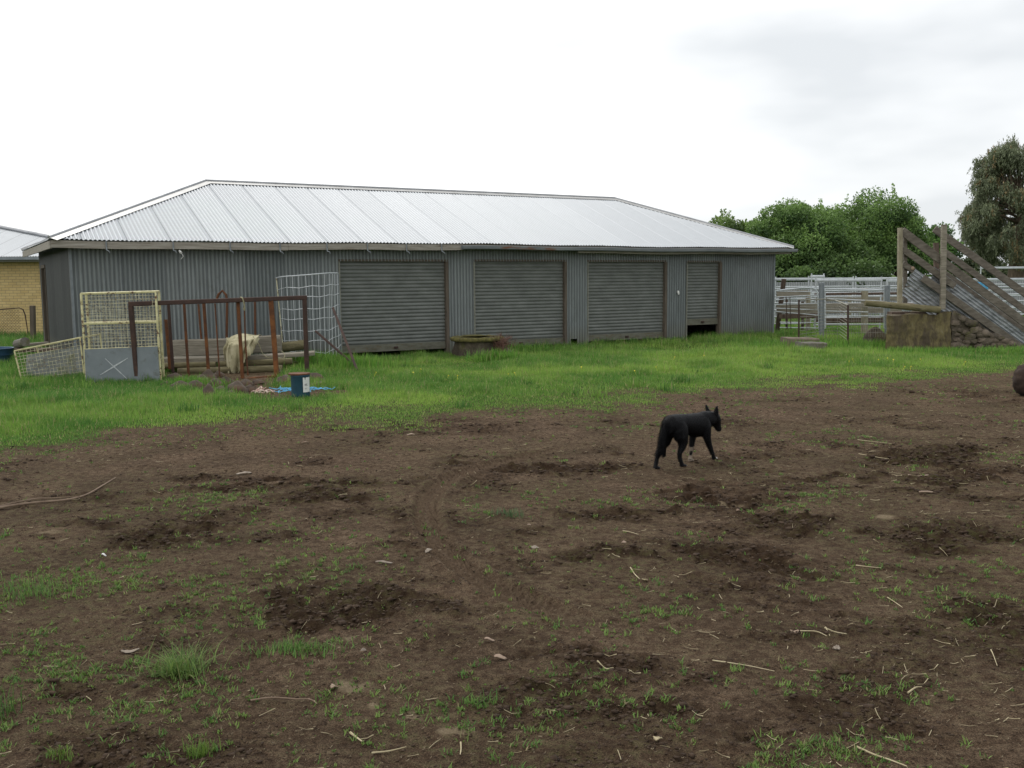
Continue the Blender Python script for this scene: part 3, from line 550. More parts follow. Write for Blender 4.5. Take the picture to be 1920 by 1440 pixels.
# ------------------------------------------------------------------ brick house at the left
Yh = 29.7; hz = 2.40; xr = D(262, 488, Yh)[0]; xl = xr-17
house = thing('brick_house', ((xl+xr)/2, Yh, 0), 'yellow brick house with pale corrugated roof, behind the left end of the shed', 'house')
MB().box((xl+.45, Yh+.45, -.3), (xr-.45, Yh+8.5, hz)).build('wall', M['brick'], house)
hp, hp2 = Vector((D(-40, 421, Yh+4)[0], Yh+4.4, D(-40, 421, Yh+4)[2])), Vector((xl+5, Yh+4.4, D(-40, 421, Yh+4)[2]))
e0, e1, e2, e3 = Vector((xl, Yh, hz+.1)), Vector((xr, Yh, hz+.1)), Vector((xr, Yh+8.9, hz+.1)), Vector((xl, Yh+8.9, hz+.1))
def hnorm(a, b_, c): 
    n = (b_-a).cross(c-a).normalized(); return n if n.z > 0 else -n
def ftop(s):
    if s > hp.x: return lerp3(e1, hp, (xr-s)/(xr-hp.x))
    if s < hp2.x: return lerp3(e0, hp2, (s-xl)/(hp2.x-xl))
    return Vector((s, hp.y, hp.z))
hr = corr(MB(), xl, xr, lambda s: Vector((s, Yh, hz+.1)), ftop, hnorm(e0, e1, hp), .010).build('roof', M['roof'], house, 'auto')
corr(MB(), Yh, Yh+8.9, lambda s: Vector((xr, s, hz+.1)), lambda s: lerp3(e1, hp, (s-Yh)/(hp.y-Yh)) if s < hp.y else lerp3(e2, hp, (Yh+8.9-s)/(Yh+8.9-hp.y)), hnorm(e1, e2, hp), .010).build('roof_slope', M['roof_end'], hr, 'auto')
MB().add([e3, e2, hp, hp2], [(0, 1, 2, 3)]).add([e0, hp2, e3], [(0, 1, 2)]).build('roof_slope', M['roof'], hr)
MB().tube([e1+Vector((0, 0, .05)), hp+Vector((0, 0, .05))], .06, 8).tube([hp+Vector((0, 0, .05)), hp2+Vector((0, 0, .05))], .06, 8).build('ridge_cap', M['caproll'], hr)
MB().box((xl-.02, Yh-.12, hz-.0), (xr+.02, Yh-.01, hz+.085)).build('gutter', M['galvdull'], house)
MB().box((xl+.05, Yh, hz-.06), (xr-.05, Yh+.5, hz+.02)).build('eaves_lining', M['jambedge'], house)
# ------------------------------------------------------------------ wire gate and post in front of the house
def pts(L, Y): return [D(px, py, Y) for px, py in L]
Yg = 28.0; p0 = D(-60, 640, Yg)
gate = thing('wire_gate', (p0[0], Yg, 0), 'low bent tube gate with diamond wire mesh before the yellow brick wall', 'gate')
MB().tube(pts([(-140, 640), (-140, 582), (0, 580), (36, 577.5), (43, 580), (47, 590), (55, 640), (-140, 642)], Yg), .018, 6).build('frame', M['darkrust'], gate)
a, b_ = D(-140, 582, Yg), D(46, 639, Yg); mb = MB(); st_ = .085
k = a[0]-(a[2]-b_[2])
while k < b_[0]:
    h_ = a[2]-b_[2]
    for sg in (1, -1):
        x0, x1 = (k, k+h_) if sg > 0 else (k+h_, k); z0, z1 = b_[2], a[2]
        t0, t1 = 0, 1
        dx = x1-x0
        for lim, s_ in ((a[0], 1), (b_[0]-.08, -1)):
            t_ = (lim-x0)/dx if dx else 0
            if (x0-lim)*s_ < 0: t0 = max(t0, t_)
            if (x1-lim)*s_ < 0: t1 = min(t1, t_)
        if t1 > t0: mb.tube([(x0+dx*t0, Yg, z0+(z1-z0)*t0), (x0+dx*t1, Yg, z0+(z1-z0)*t1)], .0035, 3, False)
    k += st_
mb.build('chain_mesh', M['darkwire'], gate)
q = D(62, 642, 27.6); pst = MB().beam((q[0], 27.6, -.2), D(61, 573, 27.6), .13, .13, (0, 1, 0), 4, .004).build('timber_post', M['jamb']); tag(pst, 'square dark timber gate post standing by the brick house wall', 'post')
# ------------------------------------------------------------------ yellow mesh crates
def grid_wires(mb, c, nx, ny, r, jit=0):
    """c: 4 corners tl, tr, br, bl"""
    tl_, tr_, br_, bl_ = [Vector(p) for p in c]
    for i in range(1, nx):
        t_ = i/nx+random.uniform(-jit, jit); mb.tube([tl_.lerp(tr_, t_), bl_.lerp(br_, t_)], r, 4, False)
    for j in range(1, ny):
        t_ = j/ny+random.uniform(-jit, jit); mb.tube([tl_.lerp(bl_, t_), tr_.lerp(br_, t_)], r, 4, False)
    return mb
Yc = 16.35
cage = thing('mesh_cage', G(228, 720), 'upright yellow mesh cage with a white cross on its grey lower sheet', 'cage')
F_ = {k: Vector(D(*p)) for k, p in dict(tl=(152, 551, Yc), tr=(292, 547, Yc), ml=(156, 607, Yc), mr=(294, 604, Yc), ll=(160, 655, Yc), lr=(297, 649, Yc), bl=(163, 722, Yc), br=(302, 718, Yc)).items()}
bk = Vector((-.10, .42, .0))
mb = MB()
for a, b_ in (('tl', 'tr'), ('tl', 'bl'), ('tr', 'br'), ('ml', 'mr')): mb.beam(F_[a], F_[b_], .034, .034, (0, 1, .2))
for a, b_ in (('tl', 'tr'), ('tl', 'bl'), ('tr', 'br'), ('ml', 'mr')): mb.beam(F_[a]+bk, F_[b_]+bk, .034, .034, (0, 1, .2))
for a in ('tl', 'tr'): mb.beam(F_[a], F_[a]+bk, .03, .03)
mb.beam(F_['ll'], F_['lr'], .015, .015, (0, 1, .2))
mb.build('frame', M['yellow'], cage)
mb = MB(); grid_wires(mb, [F_[k] for k in ('tl', 'tr', 'mr', 'ml')], 22, 9, .0032, .004); grid_wires(mb, [F_[k] for k in ('ml', 'mr', 'lr', 'll')], 22, 8, .0032, .004); mb.build('mesh_panel', M['yellowmesh'], cage)
mb = MB(); grid_wires(mb, [F_[k]+bk for k in ('tl', 'tr', 'br', 'bl')], 22, 24, .0032, .004); mb.build('mesh_panel', M['yellowmesh'], cage)
def slab(c, th, up=(0, -1, 0)):
    u = Vector(up)*th; c = [Vector(p) for p in c]; return [p for p in c]+[p+u for p in c], [(0, 1, 2, 3), (7, 6, 5, 4), (0, 4, 5, 1), (1, 5, 6, 2), (2, 6, 7, 3), (3, 7, 4, 0)]
dy = Vector((0, -.03, 0)); sh = MB().add(*slab([F_['ll']+dy, F_['lr']+dy, F_['br']+dy+Vector((0, 0, -.03)), F_['bl']+dy+Vector((0, 0, -.03))], .008)).build('lower_sheet', M['greysheet'], cage)
mb = MB()
def stroke(p, q, w, Y):
    p, q = Vector(D(*p, Y)), Vector(D(*q, Y)); n = 14; d = (q-p); s_ = Vector((-d.z, 0, d.x)).normalized(); vs = []; fs = []
    for k in range(n+1):
        ww = w*(.35+.65*math.sin(math.pi*(k+.6)/(n+1.2)))*random.uniform(.7, 1.1); c = p+d*k/n; vs += [c+s_*ww/2, c-s_*ww/2, c+s_*ww/2+Vector((0, -.002, 0)), c-s_*ww/2+Vector((0, -.002, 0))]
    for k in range(n): fs += [(4*k+2, 4*k+3, 4*k+7, 4*k+6), (4*k, 4*k+2, 4*k+6, 4*k+4), (4*k+1, 4*k+5, 4*k+7, 4*k+3)]
    mb.add(vs, fs)
stroke((188, 703), (240, 671), .026, Yc-.0425); stroke((197, 672), (238, 710), .020, Yc-.0455); mb.build('painted_cross', M['chalk'], sh)
# tilted crate
crate = thing('mesh_crate', G(100, 716), 'tilted low yellow mesh crate lying in the grass left of the upright cage', 'crate')
Yk = 16.75; K = [Vector(D(27, 658, Yk)), Vector(D(150, 633, Yk+.1)), Vector(D(159, 711, Yk+.1)), Vector(D(43, 722, Yk))]; bk2 = Vector((.12, .55, .03))
mb = MB()
for i in range(4): mb.beam(K[i], K[(i+1) % 4], .022, .022, (0, 1, .2)); mb.beam(K[i]+bk2, K[(i+1) % 4]+bk2, .022, .022, (0, 1, .2)); mb.beam(K[i], K[i]+bk2, .02, .02)
mb.build('frame', M['yellow'], crate)
grid_wires(MB(), K, 17, 11, .0036, .003).build('mesh_panel', M['yellowmesh'], crate)
grid_wires(MB(), [K[0], K[1], K[1]+bk2, K[0]+bk2], 17, 7, .0036, .003).build('mesh_panel', M['yellowmesh'], crate)
o_ = Vector((.0, .13, -.02)); MB().add(*slab([K[0]+o_+Vector((.14, 0, -.06)), K[1]+o_+Vector((-.03, 0, -.14)), K[2]+o_, K[3]+o_], .006)).build('backing_sheet', M['cloudsheet'], crate)
# junk behind the crate
def thing1(mb, name, mat, label, cat, group=None, smooth=False, kind=None):
    o = mb.build(name, mat, None, smooth); v = [Vector(x) for x in mb.v]; c = Vector((sum(p.x for p in v)/len(v), sum(p.y for p in v)/len(v), min(p.z for p in v)))
    o.data.transform(Matrix.Translation(-c)); o.location = c; return tag(o, label, cat, group, kind)
thing1(MB().tube([D(33, 645, 18.6), D(47, 641, 18.2)], [.09, .09], 12), 'pipe_offcut', M['greyconc'], 'short grey pipe end sticking up behind the tilted yellow crate', 'pipe')
thing1(MB().beam(D(38, 647, 18.9), D(90, 643, 19.2), .16, .05, seg=3, jit=.004), 'old_plank', M['timber'], 'weathered reddish plank lying behind the tilted yellow crate', 'plank', 'planks behind the crate')
thing1(MB().beam(D(30, 656, 18.4), D(110, 656, 18.5), .2, .07, seg=3, jit=.004), 'old_plank', M['brownpost'], 'dark lower plank under the pipe end behind the tilted crate', 'plank', 'planks behind the crate')
tb = thing('blue_tub', G(-10, 682), 'blue plastic half drum in the grass at the left picture edge', 'tub'); c = G(-18, 682); rr_ = .46; mb = MB()
ringp = lambda r, z: [(c[0]+r*math.cos(k*math.pi/14), c[1]+r*math.sin(k*math.pi/14), z) for k in range(28)]
mb.loft([ringp(rr_*.93, -.02), ringp(rr_*.96, .12), ringp(rr_, .30), ringp(rr_+.02, .31), ringp(rr_+.02, .335), ringp(rr_-.02, .335), ringp(rr_-.04, .05)], True); mb.build('shell', M['bluetub'], tb, 'auto')
MB().loft([ringp(rr_+.028, .19), ringp(rr_+.028, .215)]).build('rib', M['bluetub'], tb)
# ------------------------------------------------------------------ goal shaped steel frame and stock rack
fr = thing('goal_frame', G(415, 712), 'dark rusty steel goal shaped frame standing in front of the timber stack', 'frame')
LB, RB = G(258, 718), G(576, 704); LT = Vector(D(245, 570, LB[1]-.1)); RT = Vector(D(571, 558, RB[1]-.1))
MB().beam((LB[0], LB[1], -.05), LT+Vector((0, 0, -.03)), .075, .075, (0, 1, 0)).build('leg', M['darkrust'], fr)
MB().beam((RB[0], RB[1], -.05), RT+Vector((0, 0, -.03)), .075, .075, (0, 1, 0)).build('leg', M['darkrust'], fr)
d_ = (RT-LT).normalized()*.04; MB().beam(LT-d_, RT+d_, .078, .078, (0, 0, 1)).build('top_bar', M['darkrust'], fr)
rk = thing('stock_rack', G(440, 710), 'orange rusted rack of upright bars with a base frame under the steel frame', 'rack')
def up(p0, p1, Y, w, h, mat):  # upright bar
    MB().beam(D(*p0, Y), D(*p1, Y), w, h, (0, 1, 0), 3, .002).build('upright', M[mat], rk)
up((316, 569), (325, 709), 17.1, .045, .05, 'darkrust'); up((311, 599), (319, 692), 17.35, .055, .03, 'orangerust')
up((345, 568), (354, 706), 17.3, .042, .042, 'rust'); up((382, 566), (391, 700), 17.3, .05, .05, 'orangerust'); up((403, 569), (412, 709), 17.0, .022, .022, 'rust')
up((446, 566), (455, 711), 16.95, .055, .055, 'orangerust'); up((508, 563), (519, 706), 17.1, .085, .05, 'orangerust')
up((372, 570), (378, 640), 19.6, .035, .035, 'rust'); up((478, 566), (479, 640), 19.6, .04, .04, 'rust')
MB().tube([D(458, 566, 17.0), D(460, 640, 17.0), D(465, 704, 17.0)], .014, 6).build('upright', M['rust'], rk)
MB().tube([D(425, 640, 19.6), D(426, 565, 19.6), D(424, 553, 19.6), D(417, 545, 19.6), D(410, 552, 19.6), D(404, 567, 19.6)], .026, 6).build('hoop', M['rust'], rk)
MB().beam(D(436, 713, 16.95), D(519, 705, 17.1), .07, .045).build('base_rail', M['orangerust'], rk); MB().beam(D(410, 711, 17.2), D(450, 706, 17.6), .05, .03).build('base_rail', M['rust'], rk)
MB().beam(D(450, 703, 17.9), D(515, 701, 18.0), .05, .03).build('base_rail', M['rust'], rk); MB().beam(D(519, 705, 17.1), D(524, 699, 18.1), .05, .03).build('base_rail', M['orangerust'], rk)
# rope
rp = catm([D(451, 557, 16.9), D(455, 560, 16.88), D(458, 572, 16.9), D(459, 582, 16.93), D(456, 577, 16.93)], 5)
thing1(MB().tube([tuple(p) for p in rp], .012, 6), 'tie_rope', M['rope'], 'short pale rope looped over the top bar of the steel frame', 'rope')
rp = catm([D(474, 630, 18.0), D(485, 645, 17.95), D(492, 662, 18.0), D(502, 670, 18.0), D(512, 668, 18.0), D(530, 672, 18.0), D(534, 665, 18.05), D(528, 658, 18.1)], 5)
thing1(MB().tube([tuple(p) for p in rp], .008, 5), 'loose_rope', M['rope'], 'thin tan rope sagging from the canvas across the stacked timber', 'rope')
# ------------------------------------------------------------------ timber stack
TG = 'timbers in the stack behind the steel frame'
def T(a, b_, w, h, mat, label, nm='timber_sleeper', cat='timber', rnd=False, seg=6):
    a, b_ = Vector(a), Vector(b_); mb = MB()
    if rnd: mb.tube([a.lerp(b_, k/seg) for k in range(seg+1)], w/2, 12, True, .03)
    else: mb.beam(a, b_, w, h, (0, 0, 1), seg, .004)
    return thing1(mb, nm, M[mat], label, cat, TG, 'auto' if rnd else False)
T(D(326, 653, 18.9), D(430, 650, 19.0), .16, .33, 'timber', 'wide grey sleeper on top of the stack, left of the canvas')
T(D(432, 649, 19.0), D(527, 644, 19.1), .18, .34, 'timber', 'wide grey sleeper on top of the stack, right of the canvas')
T(D(304, 675, 18.3), D(455, 672, 18.4), .45, .10, 'timber', 'thick flat plank under the left wide sleeper')
T(D(457, 671, 18.3), D(590, 662, 18.6), .40, .07, 'timber', 'long flat plank reaching past the right leg of the steel frame')
T(D(306, 686, 18.0), D(405, 683, 18.05), .11, .1, 'log', 'mossy round post below the left flat plank', 'timber_log', 'log', True)
T(D(410, 683, 18.1), D(548, 677, 18.15), .12, .1, 'log', 'round post below the right flat plank, behind the canvas', 'timber_log', 'log', True)
T(D(334, 697, 17.95), D(530, 691, 18.05), .14, .1, 'log', 'thickest mossy post lying lowest in the stack', 'timber_log', 'log', True)
T(D(300, 703, 18.6), D(420, 701, 18.6), .12, .12, 'brownpost', 'dark bearer on the ground under the left of the stack')
T(D(524, 652, 19.3), D(572, 646, 19.5), .20, .1, 'log', 'short stout yellowish log on top at the right end of the stack', 'timber_log', 'log', True)
T(D(500, 684, 18.6), D(560, 680, 18.7), .10, .05, 'brownpost', 'thin dark board poking out right under the round posts')
# canvas
nu, nv = 46, 26; vs = []; fs = []; tlp = [Vector(D(*p)) for p in ((424, 634, 18.9), (432, 630, 18.75), (450, 628, 18.7), (470, 628, 18.7), (487, 629, 18.75))]
hem = [(0, .30), (.08, .66), (.2, .74), (.28, .62), (.36, .72), (.48, .78), (.54, .60), (.66, .44), (.80, .34), (.92, .20), (1, .10)]
for i in range(nu+1):
    u = i/nu; q = u*4; k = min(int(q), 3); top = tlp[k].lerp(tlp[k+1], q-k); L = np.interp(u, [h[0] for h in hem], [h[1] for h in hem])*(1+.05*math.sin(i*2.1))
    for j in range(nv+1):
        v = j/nv; amp = .045*min(1, v*2); f_ = math.sin(u*34+2*math.sin(v*2.2))*amp+.03*math.sin(u*13+v*5)*v
        x_ = top.x+(u-.55)*-.05*v-(.10*(1-u)*v if u < .5 else .02*v)+.02*math.sin(v*7+u*9); y_ = top.y-.12-.62*min(1, v*4)-f_-.06*v; z_ = top.z+.035+.02*min(1, v*4)-.02*math.sin(u*9)*(1-v)-L*v
        x_ = x_*y_/top.y
        if j == 0: y_ = top.y+.03; z_ = top.z-.01
        vs.append((x_, y_, z_))
for i in range(nu):
    for j in range(nv): a = i*(nv+1)+j; fs.append((a, a+nv+1, a+nv+2, a+1))
cv = thing1(MB().add(vs, fs), 'canvas_sheet', M['cloth'], 'crumpled tan canvas draped over the middle of the timber stack', 'canvas', smooth=True)
sol = cv.modifiers.new('thickness', 'SOLIDIFY'); sol.thickness = .006
# ------------------------------------------------------------------ bent weld mesh panel
wp = thing('weldmesh_panel', G(585, 680), 'tall bent galvanised wire mesh panel leaning on the shed beside the first roller door', 'wire panel')
colx = [(518, 521), (527, 519), (537, 518), (548, 517.5), (560, 516.5), (573, 515.5), (585, 514.5), (597, 513.5), (609, 512.5), (617, 512), (623, 512), (628, 512), (632, 512), (634.5, 513)]
cY = [19.95, 19.75, 19.65, 19.6, 19.57, 19.55, 19.55, 19.57, 19.62, 19.7, 19.85, 20.0, 20.15, 20.3]
bx_ = [533, 537, 545, 555, 567, 579, 590, 601, 611, 618, 625, 631, 636, 640]
by_ = [676, 677, 678, 679, 680, 680, 680, 680, 680, 678, 675, 671, 667, 664]
tops = [Vector(D(c[0], c[1], y_)) for c, y_ in zip(colx, cY)]; bots = [Vector(D(x_, yy, y_)) for x_, yy, y_ in zip(bx_, by_, cY)]
mb = MB()
for i, (a, b_) in enumerate(zip(tops, bots)):
    if i in (0, 13): continue
    mid = a.lerp(b_, .5)+Vector((random.uniform(-.02, .02), -.03, 0)); mb.tube([a, mid, b_], .0058, 4, False)
for k in range(1, 8):
    t_ = k/8+.01*(k % 2); mb.tube([a.lerp(b_, t_+.008*math.sin(i*1.7+k))+Vector((0, -.03*math.sin(math.pi*t_), 0)) for i, (a, b_) in enumerate(zip(tops, bots))], .0058, 4, False)
mb.build('wires', M['wire'], wp); MB().tube(tops, .013, 6).build('rim', M['galv'], wp); MB().tube([tops[0], bots[0]], .012, 6).build('rim', M['yellowmesh'], wp); MB().tube([tops[-1], bots[-1]], .012, 6).build('rim', M['galvdull'], wp)
thing1(MB().beam(D(624, 577, 19.35), D(672, 700, 17.9), .045, .03, (0, 1, 0)), 'steel_bar', M['darkrust'], 'rusty bar propped against the wire panel, steeper of the two', 'steel bar', 'steel bars propped by the wire panel')
thing1(MB().beam(D(592, 621, 19.4), D(664, 684, 18.6), .04, .04, (0, 1, 0)), 'steel_bar', M['darkrust'], 'rusty bar slanting low behind the wire panel wires', 'steel bar', 'steel bars propped by the wire panel')
q = D(272, 600, 19.9); sc = thing('steel_channel', (q[0], 19.9, 0), 'dark upright steel channel against the shed wall behind the yellow cage', 'steel post')
for px_ in (264, 280): MB().beam(tuple(D(px_, 690, 19.9)), D(px_-.5, 527, 19.9), .045, .05, (0, 1, 0)).build('flange', M['darkrust'], sc)
MB().beam(tuple(D(272, 690, 19.92)), D(271.5, 527, 19.92), .11, .02, (0, 1, 0)).build('web', M['galvdull'], sc)
# ------------------------------------------------------------------ rocks
def rock(px, py, wpx, hpx, label, mat='rock', group='rocks heaped below the timber stack', name='rock', sq=1.):
    c = G(px, py+hpx*.5); k = c[1]/FPX; bm2 = bmesh.new(); bmesh.ops.create_icosphere(bm2, subdivisions=3, radius=1); o3 = random.uniform(0, 99)
    from mathutils import noise as mn
    for v in bm2.verts:
        p = v.co.copy(); d2 = p*(1+.38*mn.noise(p*1.1+Vector((o3, 0, 0)))+.16*mn.noise(p*2.7+Vector((0, o3, 0)))+.05*mn.noise(p*7))
        for ax in (Vector((.7, .3, .6)), Vector((-.5, .6, .5)), Vector((.1, -.8, .5))):
            ax = ax.normalized(); t_ = d2.dot(ax)
            if t_ > .72: d2 -= ax*(t_-.72)*.8
        v.co = Vector((d2.x*wpx*k*.68, d2.y*wpx*k*.52, d2.z*hpx*k*.80*sq))
    me = bpy.data.meshes.new(name); bm2.to_mesh(me); bm2.free(); o = link(name, me, M[mat], None, 'auto'); o.location = (c[0], c[1], hpx*k*.34); o.rotation_euler = (0, 0, random.uniform(-.5, .5)); return tag(o, label, 'rock' if name == 'rock' else name, group)
for a in [(392, 706, 24, 20, 'pointed pale brown rock standing highest in the heap'), (393, 735, 20, 22, 'reddish upright rock nearest the lawn, left of the bare patch'), (406, 720, 26, 16, 'grey rock right of the reddish upright rock'),
          (425, 716, 22, 14, 'small grey-green rock left of the rack base rail'), (446, 727, 32, 20, 'largest dark grey rock, below the rack base rail'), (470, 729, 24, 12, 'flat brown rock at the right of the largest dark rock'), (433, 737, 16, 9, 'small rock in front of the largest dark rock'),
          (330, 708, 26, 13, 'brown rock at the left end, nearest the grey cage sheet'), (352, 716, 22, 12, 'pale low rock under the second rusty upright'), (368, 722, 26, 15, 'grassy grey rock between the pale low rock and the pointed rock'), (313, 721, 18, 10, 'ochre rock beside the foot of the cage'), (484, 716, 18, 8, 'small mossy rock right of the rack base'),
          (340, 724, 30, 15, 'grey brown rock between the left end of the heap and the grassy grey rock'), (410, 703, 18, 12, 'reddish rock behind the pointed pale brown rock'), (415, 731, 20, 12, 'pale rock directly right of the reddish upright rock'), (462, 718, 20, 12, 'brown rock tucked against the rack base rail'), (380, 712, 22, 15, 'dark rock left of the pointed pale brown rock'), (400, 742, 16, 8, 'small flat rock at the edge of the lawn under the heap'),
          (535, 712, 26, 16, 'rounded dark rock just left of the blue drum'), (591, 708, 28, 15, 'reddish brown rock just right of the blue drum'), (600, 719, 26, 7, 'low flat brown rock on the soil right of the drum'), (524, 697, 10, 12, 'small upright stone at the rack corner')]: rock(*a)
for a in [(992, 985, 9, 6, 'small pinkish stone right of the tyre track curve'), (1003, 1027, 15, 7, 'jagged whitish stone in the churned soil right of the track'), (682, 1219, 10, 9, 'round pale stone by the weeds in the foreground'), (1170, 1016, 7, 4, 'tiny grey pebble in the middle of the yard')]: rock(*a, mat='paper' if 'whit' in a[4] or 'pale' in a[4] else 'deadleaf', group='small stones in the yard')
# ------------------------------------------------------------------ blue drum with label
bc = G(564, 744); dr_ = .138; dh = .335; bd_ = thing('blue_drum', bc, 'small dark blue drum with white label and rusty plate on top', 'drum')
def rg(r, z, n=32): return [(bc[0]+r*math.cos(2*math.pi*k/n), bc[1]+r*math.sin(2*math.pi*k/n), z) for k in range(n)]
MB().loft([rg(dr_*.96, -.02), rg(dr_*.97, .015), rg(dr_*1.0, .02), rg(dr_*1.0, .03), rg(dr_*.985, .035), rg(dr_, dh-.03), rg(dr_*1.03, dh-.028), rg(dr_*1.03, dh-.01), rg(dr_, dh)]).build('body', M['blueplastic'], bd_, 'auto')
vs = []; fs = []; n = 10
for k in range(n+1):
    an = R(-62)+R(54)*k/n
    for z in (.08, dh-.035): vs.append((bc[0]+(dr_+.003)*math.cos(an), bc[1]+(dr_+.003)*math.sin(an), z))
for k in range(n): fs.append((2*k, 2*k+2, 2*k+3, 2*k+1))
lb = MB().add(vs, fs).build('label', M['white'], bd_); mb = MB()
for z, a0, a1, h_ in ((.285, -52, -44, .018), (.265, -50, -46, .012), (.20, -52, -34, .005), (.19, -52, -38, .005), (.18, -52, -30, .005), (.13, -52, -40, .005)):
    v2 = []; 
    for k in range(4):
        an = R(a0+(a1-a0)*k/3)
        for zz in (z, z+h_): v2.append((bc[0]+(dr_+.006)*math.cos(an), bc[1]+(dr_+.006)*math.sin(an), zz))
    mb.add(v2, [(2*k, 2*k+2, 2*k+3, 2*k+1) for k in range(3)])
mb.build('print', M['black'], lb)
pl_ = MB(); n = 9; ri = [[(bc[0]-.02+(.17*(1+.10*math.sin(k*2.3)))*math.cos(2*math.pi*k/n), bc[1]+.15*math.sin(2*math.pi*k/n), z) for k in range(n)] for z in (dh+.002, dh+.022)]; pl_.loft(ri)
thing1(pl_, 'rusty_plate', M['rust'], 'rusty irregular plate lying on the blue drum as its lid', 'plate')
def tangle(px, py, wx, wy, n, r, mat, name, label, cat):
    mb = MB()
    for i in range(n):
        P = [];  c0 = np.array([random.gauss(px, wx*.45), random.gauss(py, wy*.45)]); an = random.uniform(-.4, .4)+(math.pi if random.random() < .5 else 0)
        for k in range(7):
            q_ = G(c0[0], c0[1]); P.append((q_[0], q_[1], .02+random.uniform(0, .035))); an += random.uniform(-.9, .9); c0 = c0+np.array([math.cos(an)*wx*.35, math.sin(an)*wy*.35])
        mb.tube([tuple(p) for p in catm(P, 3)], r, 4)
    return thing1(mb, name, M[mat], label, cat)
tangle(536, 735, 14, 3, 15, .005, 'bluetwine', 'baling_twine', 'bright blue twine tangle on the soil left of the blue drum', 'twine')['group'] = 'blue twine beside the drum'
tangle(590, 734, 16, 2, 12, .005, 'bluetwine', 'baling_twine', 'bright blue twine tangle on the soil right of the blue drum', 'twine')['group'] = 'blue twine beside the drum'
tangle(494, 735, 10, 4, 14, .006, 'pinktwine', 'baling_twine', 'pink and cream twine heap on the bare patch below the rocks', 'twine')
# ------------------------------------------------------------------ mossy trough
tcx = G(895, 668); tr_ = thing('water_trough', (tcx[0], tcx[1]+.1, 0), 'round mossy concrete trough in long grass between the first two roller doors', 'trough')
cx_, cy_ = tcx[0], tcx[1]+.1
def rg2(r, z, n=40, e_=0): return [(cx_+r*math.cos(2*math.pi*k/n)*(1+e_*random.uniform(-1, 1)), cy_+r*math.sin(2*math.pi*k/n)*(1+e_*random.uniform(-1, 1)), z+e_*random.uniform(-.4, .4)) for k in range(n)]
MB().loft([rg2(.50, -.1), rg2(.50, .1), rg2(.51, .36), rg2(.44, .36), rg2(.43, .15)]).build('basin', M['stone'], tr_, 'auto')
MB().loft([rg2(.50, .345, 40, .012), rg2(.60, .35, 40, .015), rg2(.615, .38, 40, .02), rg2(.60, .425, 40, .02), rg2(.52, .445, 40, .03), rg2(.44, .42, 40, .02)], False).build('mossy_rim', M['moss'], tr_, True)
q = G(862, 672); rock(866, 652, 26, 30, 'dark mossy stone block under the left rim of the trough', 'stone', 'trough stones', 'stone_block')
rock(925, 655, 44, 24, 'pale brown stone block under the right rim of the trough', 'greyconc', 'trough stones', 'stone_block')
def stems(px, py, wx, n, hmin, hmax, mat, name, label, cat, branch=3, dY=0):
    mb = MB(); c = G(px, py)
    for i in range(n):
        b0 = np.array([c[0]+random.gauss(0, wx), c[1]+dY+random.gauss(0, wx*.6), 0.]); h_ = random.uniform(hmin, hmax); lx, ly = random.gauss(0, .25), random.gauss(0, .2)
        P = [b0+np.array([lx*h_*t_**1.4, ly*h_*t_, h_*t_]) for t_ in (0, .35, .7, 1)]; mb.tube([tuple(p) for p in P], [.008, .007, .005, .003], 4)
        for k in range(branch):
            s_ = P[1]+(P[3]-P[1])*random.random(); e_ = s_+np.array([random.gauss(0, .07), random.gauss(0, .05), random.uniform(.03, .10)]); mb.tube([tuple(s_), tuple(e_)], [.004, .002], 3)
    return thing1(mb, name, M[mat], label, cat)
M['deadstem'] = pm('dead_stem', [(.3, (.09, .04, .03)), (.7, (.20, .11, .08))], 9, .9, 0, (1, 1, 1), 0)
stems(938, 668, .13, 46, .30, .50, 'deadstem', 'dead_weed', 'reddish brown dead weed at the right rim of the trough', 'weed', 9, -.15)
# broad grass clumps in front of trough and walls
def clump(px, py, wx, wy, n, h0, h1, name, label, ca=(.09, .24, .035), cb=(.21, .38, .06), w=.012, lean=.6, stuff=True, lmin=.2):
    c = G(px, py); x = c[0]+rng.normal(0, wx, n); y = c[1]+rng.normal(0, wy, n); V, F, C = blades(np.stack([x, y, gheight(x, y)], 1), rng.uniform(h0, h1, n), rng.uniform(.6, 1.3, n)*w, lean, gcols(n, ca, cb, (.25, .24, .10), .05), .35, lmin)
    V = V-np.array([c[0], c[1], 0]); o = arr(name, V, F, M['grass'], None, False, C); o.location = (c[0], c[1], 0); return tag(o, label, 'grass', None, 'stuff') if stuff else tag(o, label, 'grass tuft')
clump(935, 678, .26, .14, 800, .12, .34, 'grass_clump', 'tall rank grass growing against the front of the mossy trough')
clump(965, 660, .5, .2, 900, .10, .28, 'grass_clump', 'tall grass at the foot of the second roller door')
clump(640, 690, .5, .35, 1500, .12, .32, 'grass_clump', 'tall grass around the feet of the wire panel')
clump(600, 690, .3, .25, 800, .15, .40, 'grass_clump', 'tall grass between the timber stack and the wire panel')
clump(1570, 652, 1.1, .35, 2200, .10, .28, 'grass_clump', 'rank grass under the mesh hurdle by the yards')
clump(1345, 632, .6, .15, 900, .10, .24, 'grass_clump', 'tall grass below the half open narrow roller door')
clump(-5, 712, .3, .4, 900, .06, .18, 'grass_clump', 'tall grass around the left end of the tilted crate')
clump(385, 728, .22, .1, 450, .08, .2, 'grass_clump', 'grass sprouting through the rocks by the reddish rock')
clump(355, 726, .2, .1, 450, .08, .22, 'grass_clump', 'grass sprouting through the rocks left of the pointed rock')
clump(1840, 664, 1.2, .2, 2000, .08, .22, 'grass_clump', 'tall grass along the stone base of the loading ramp')
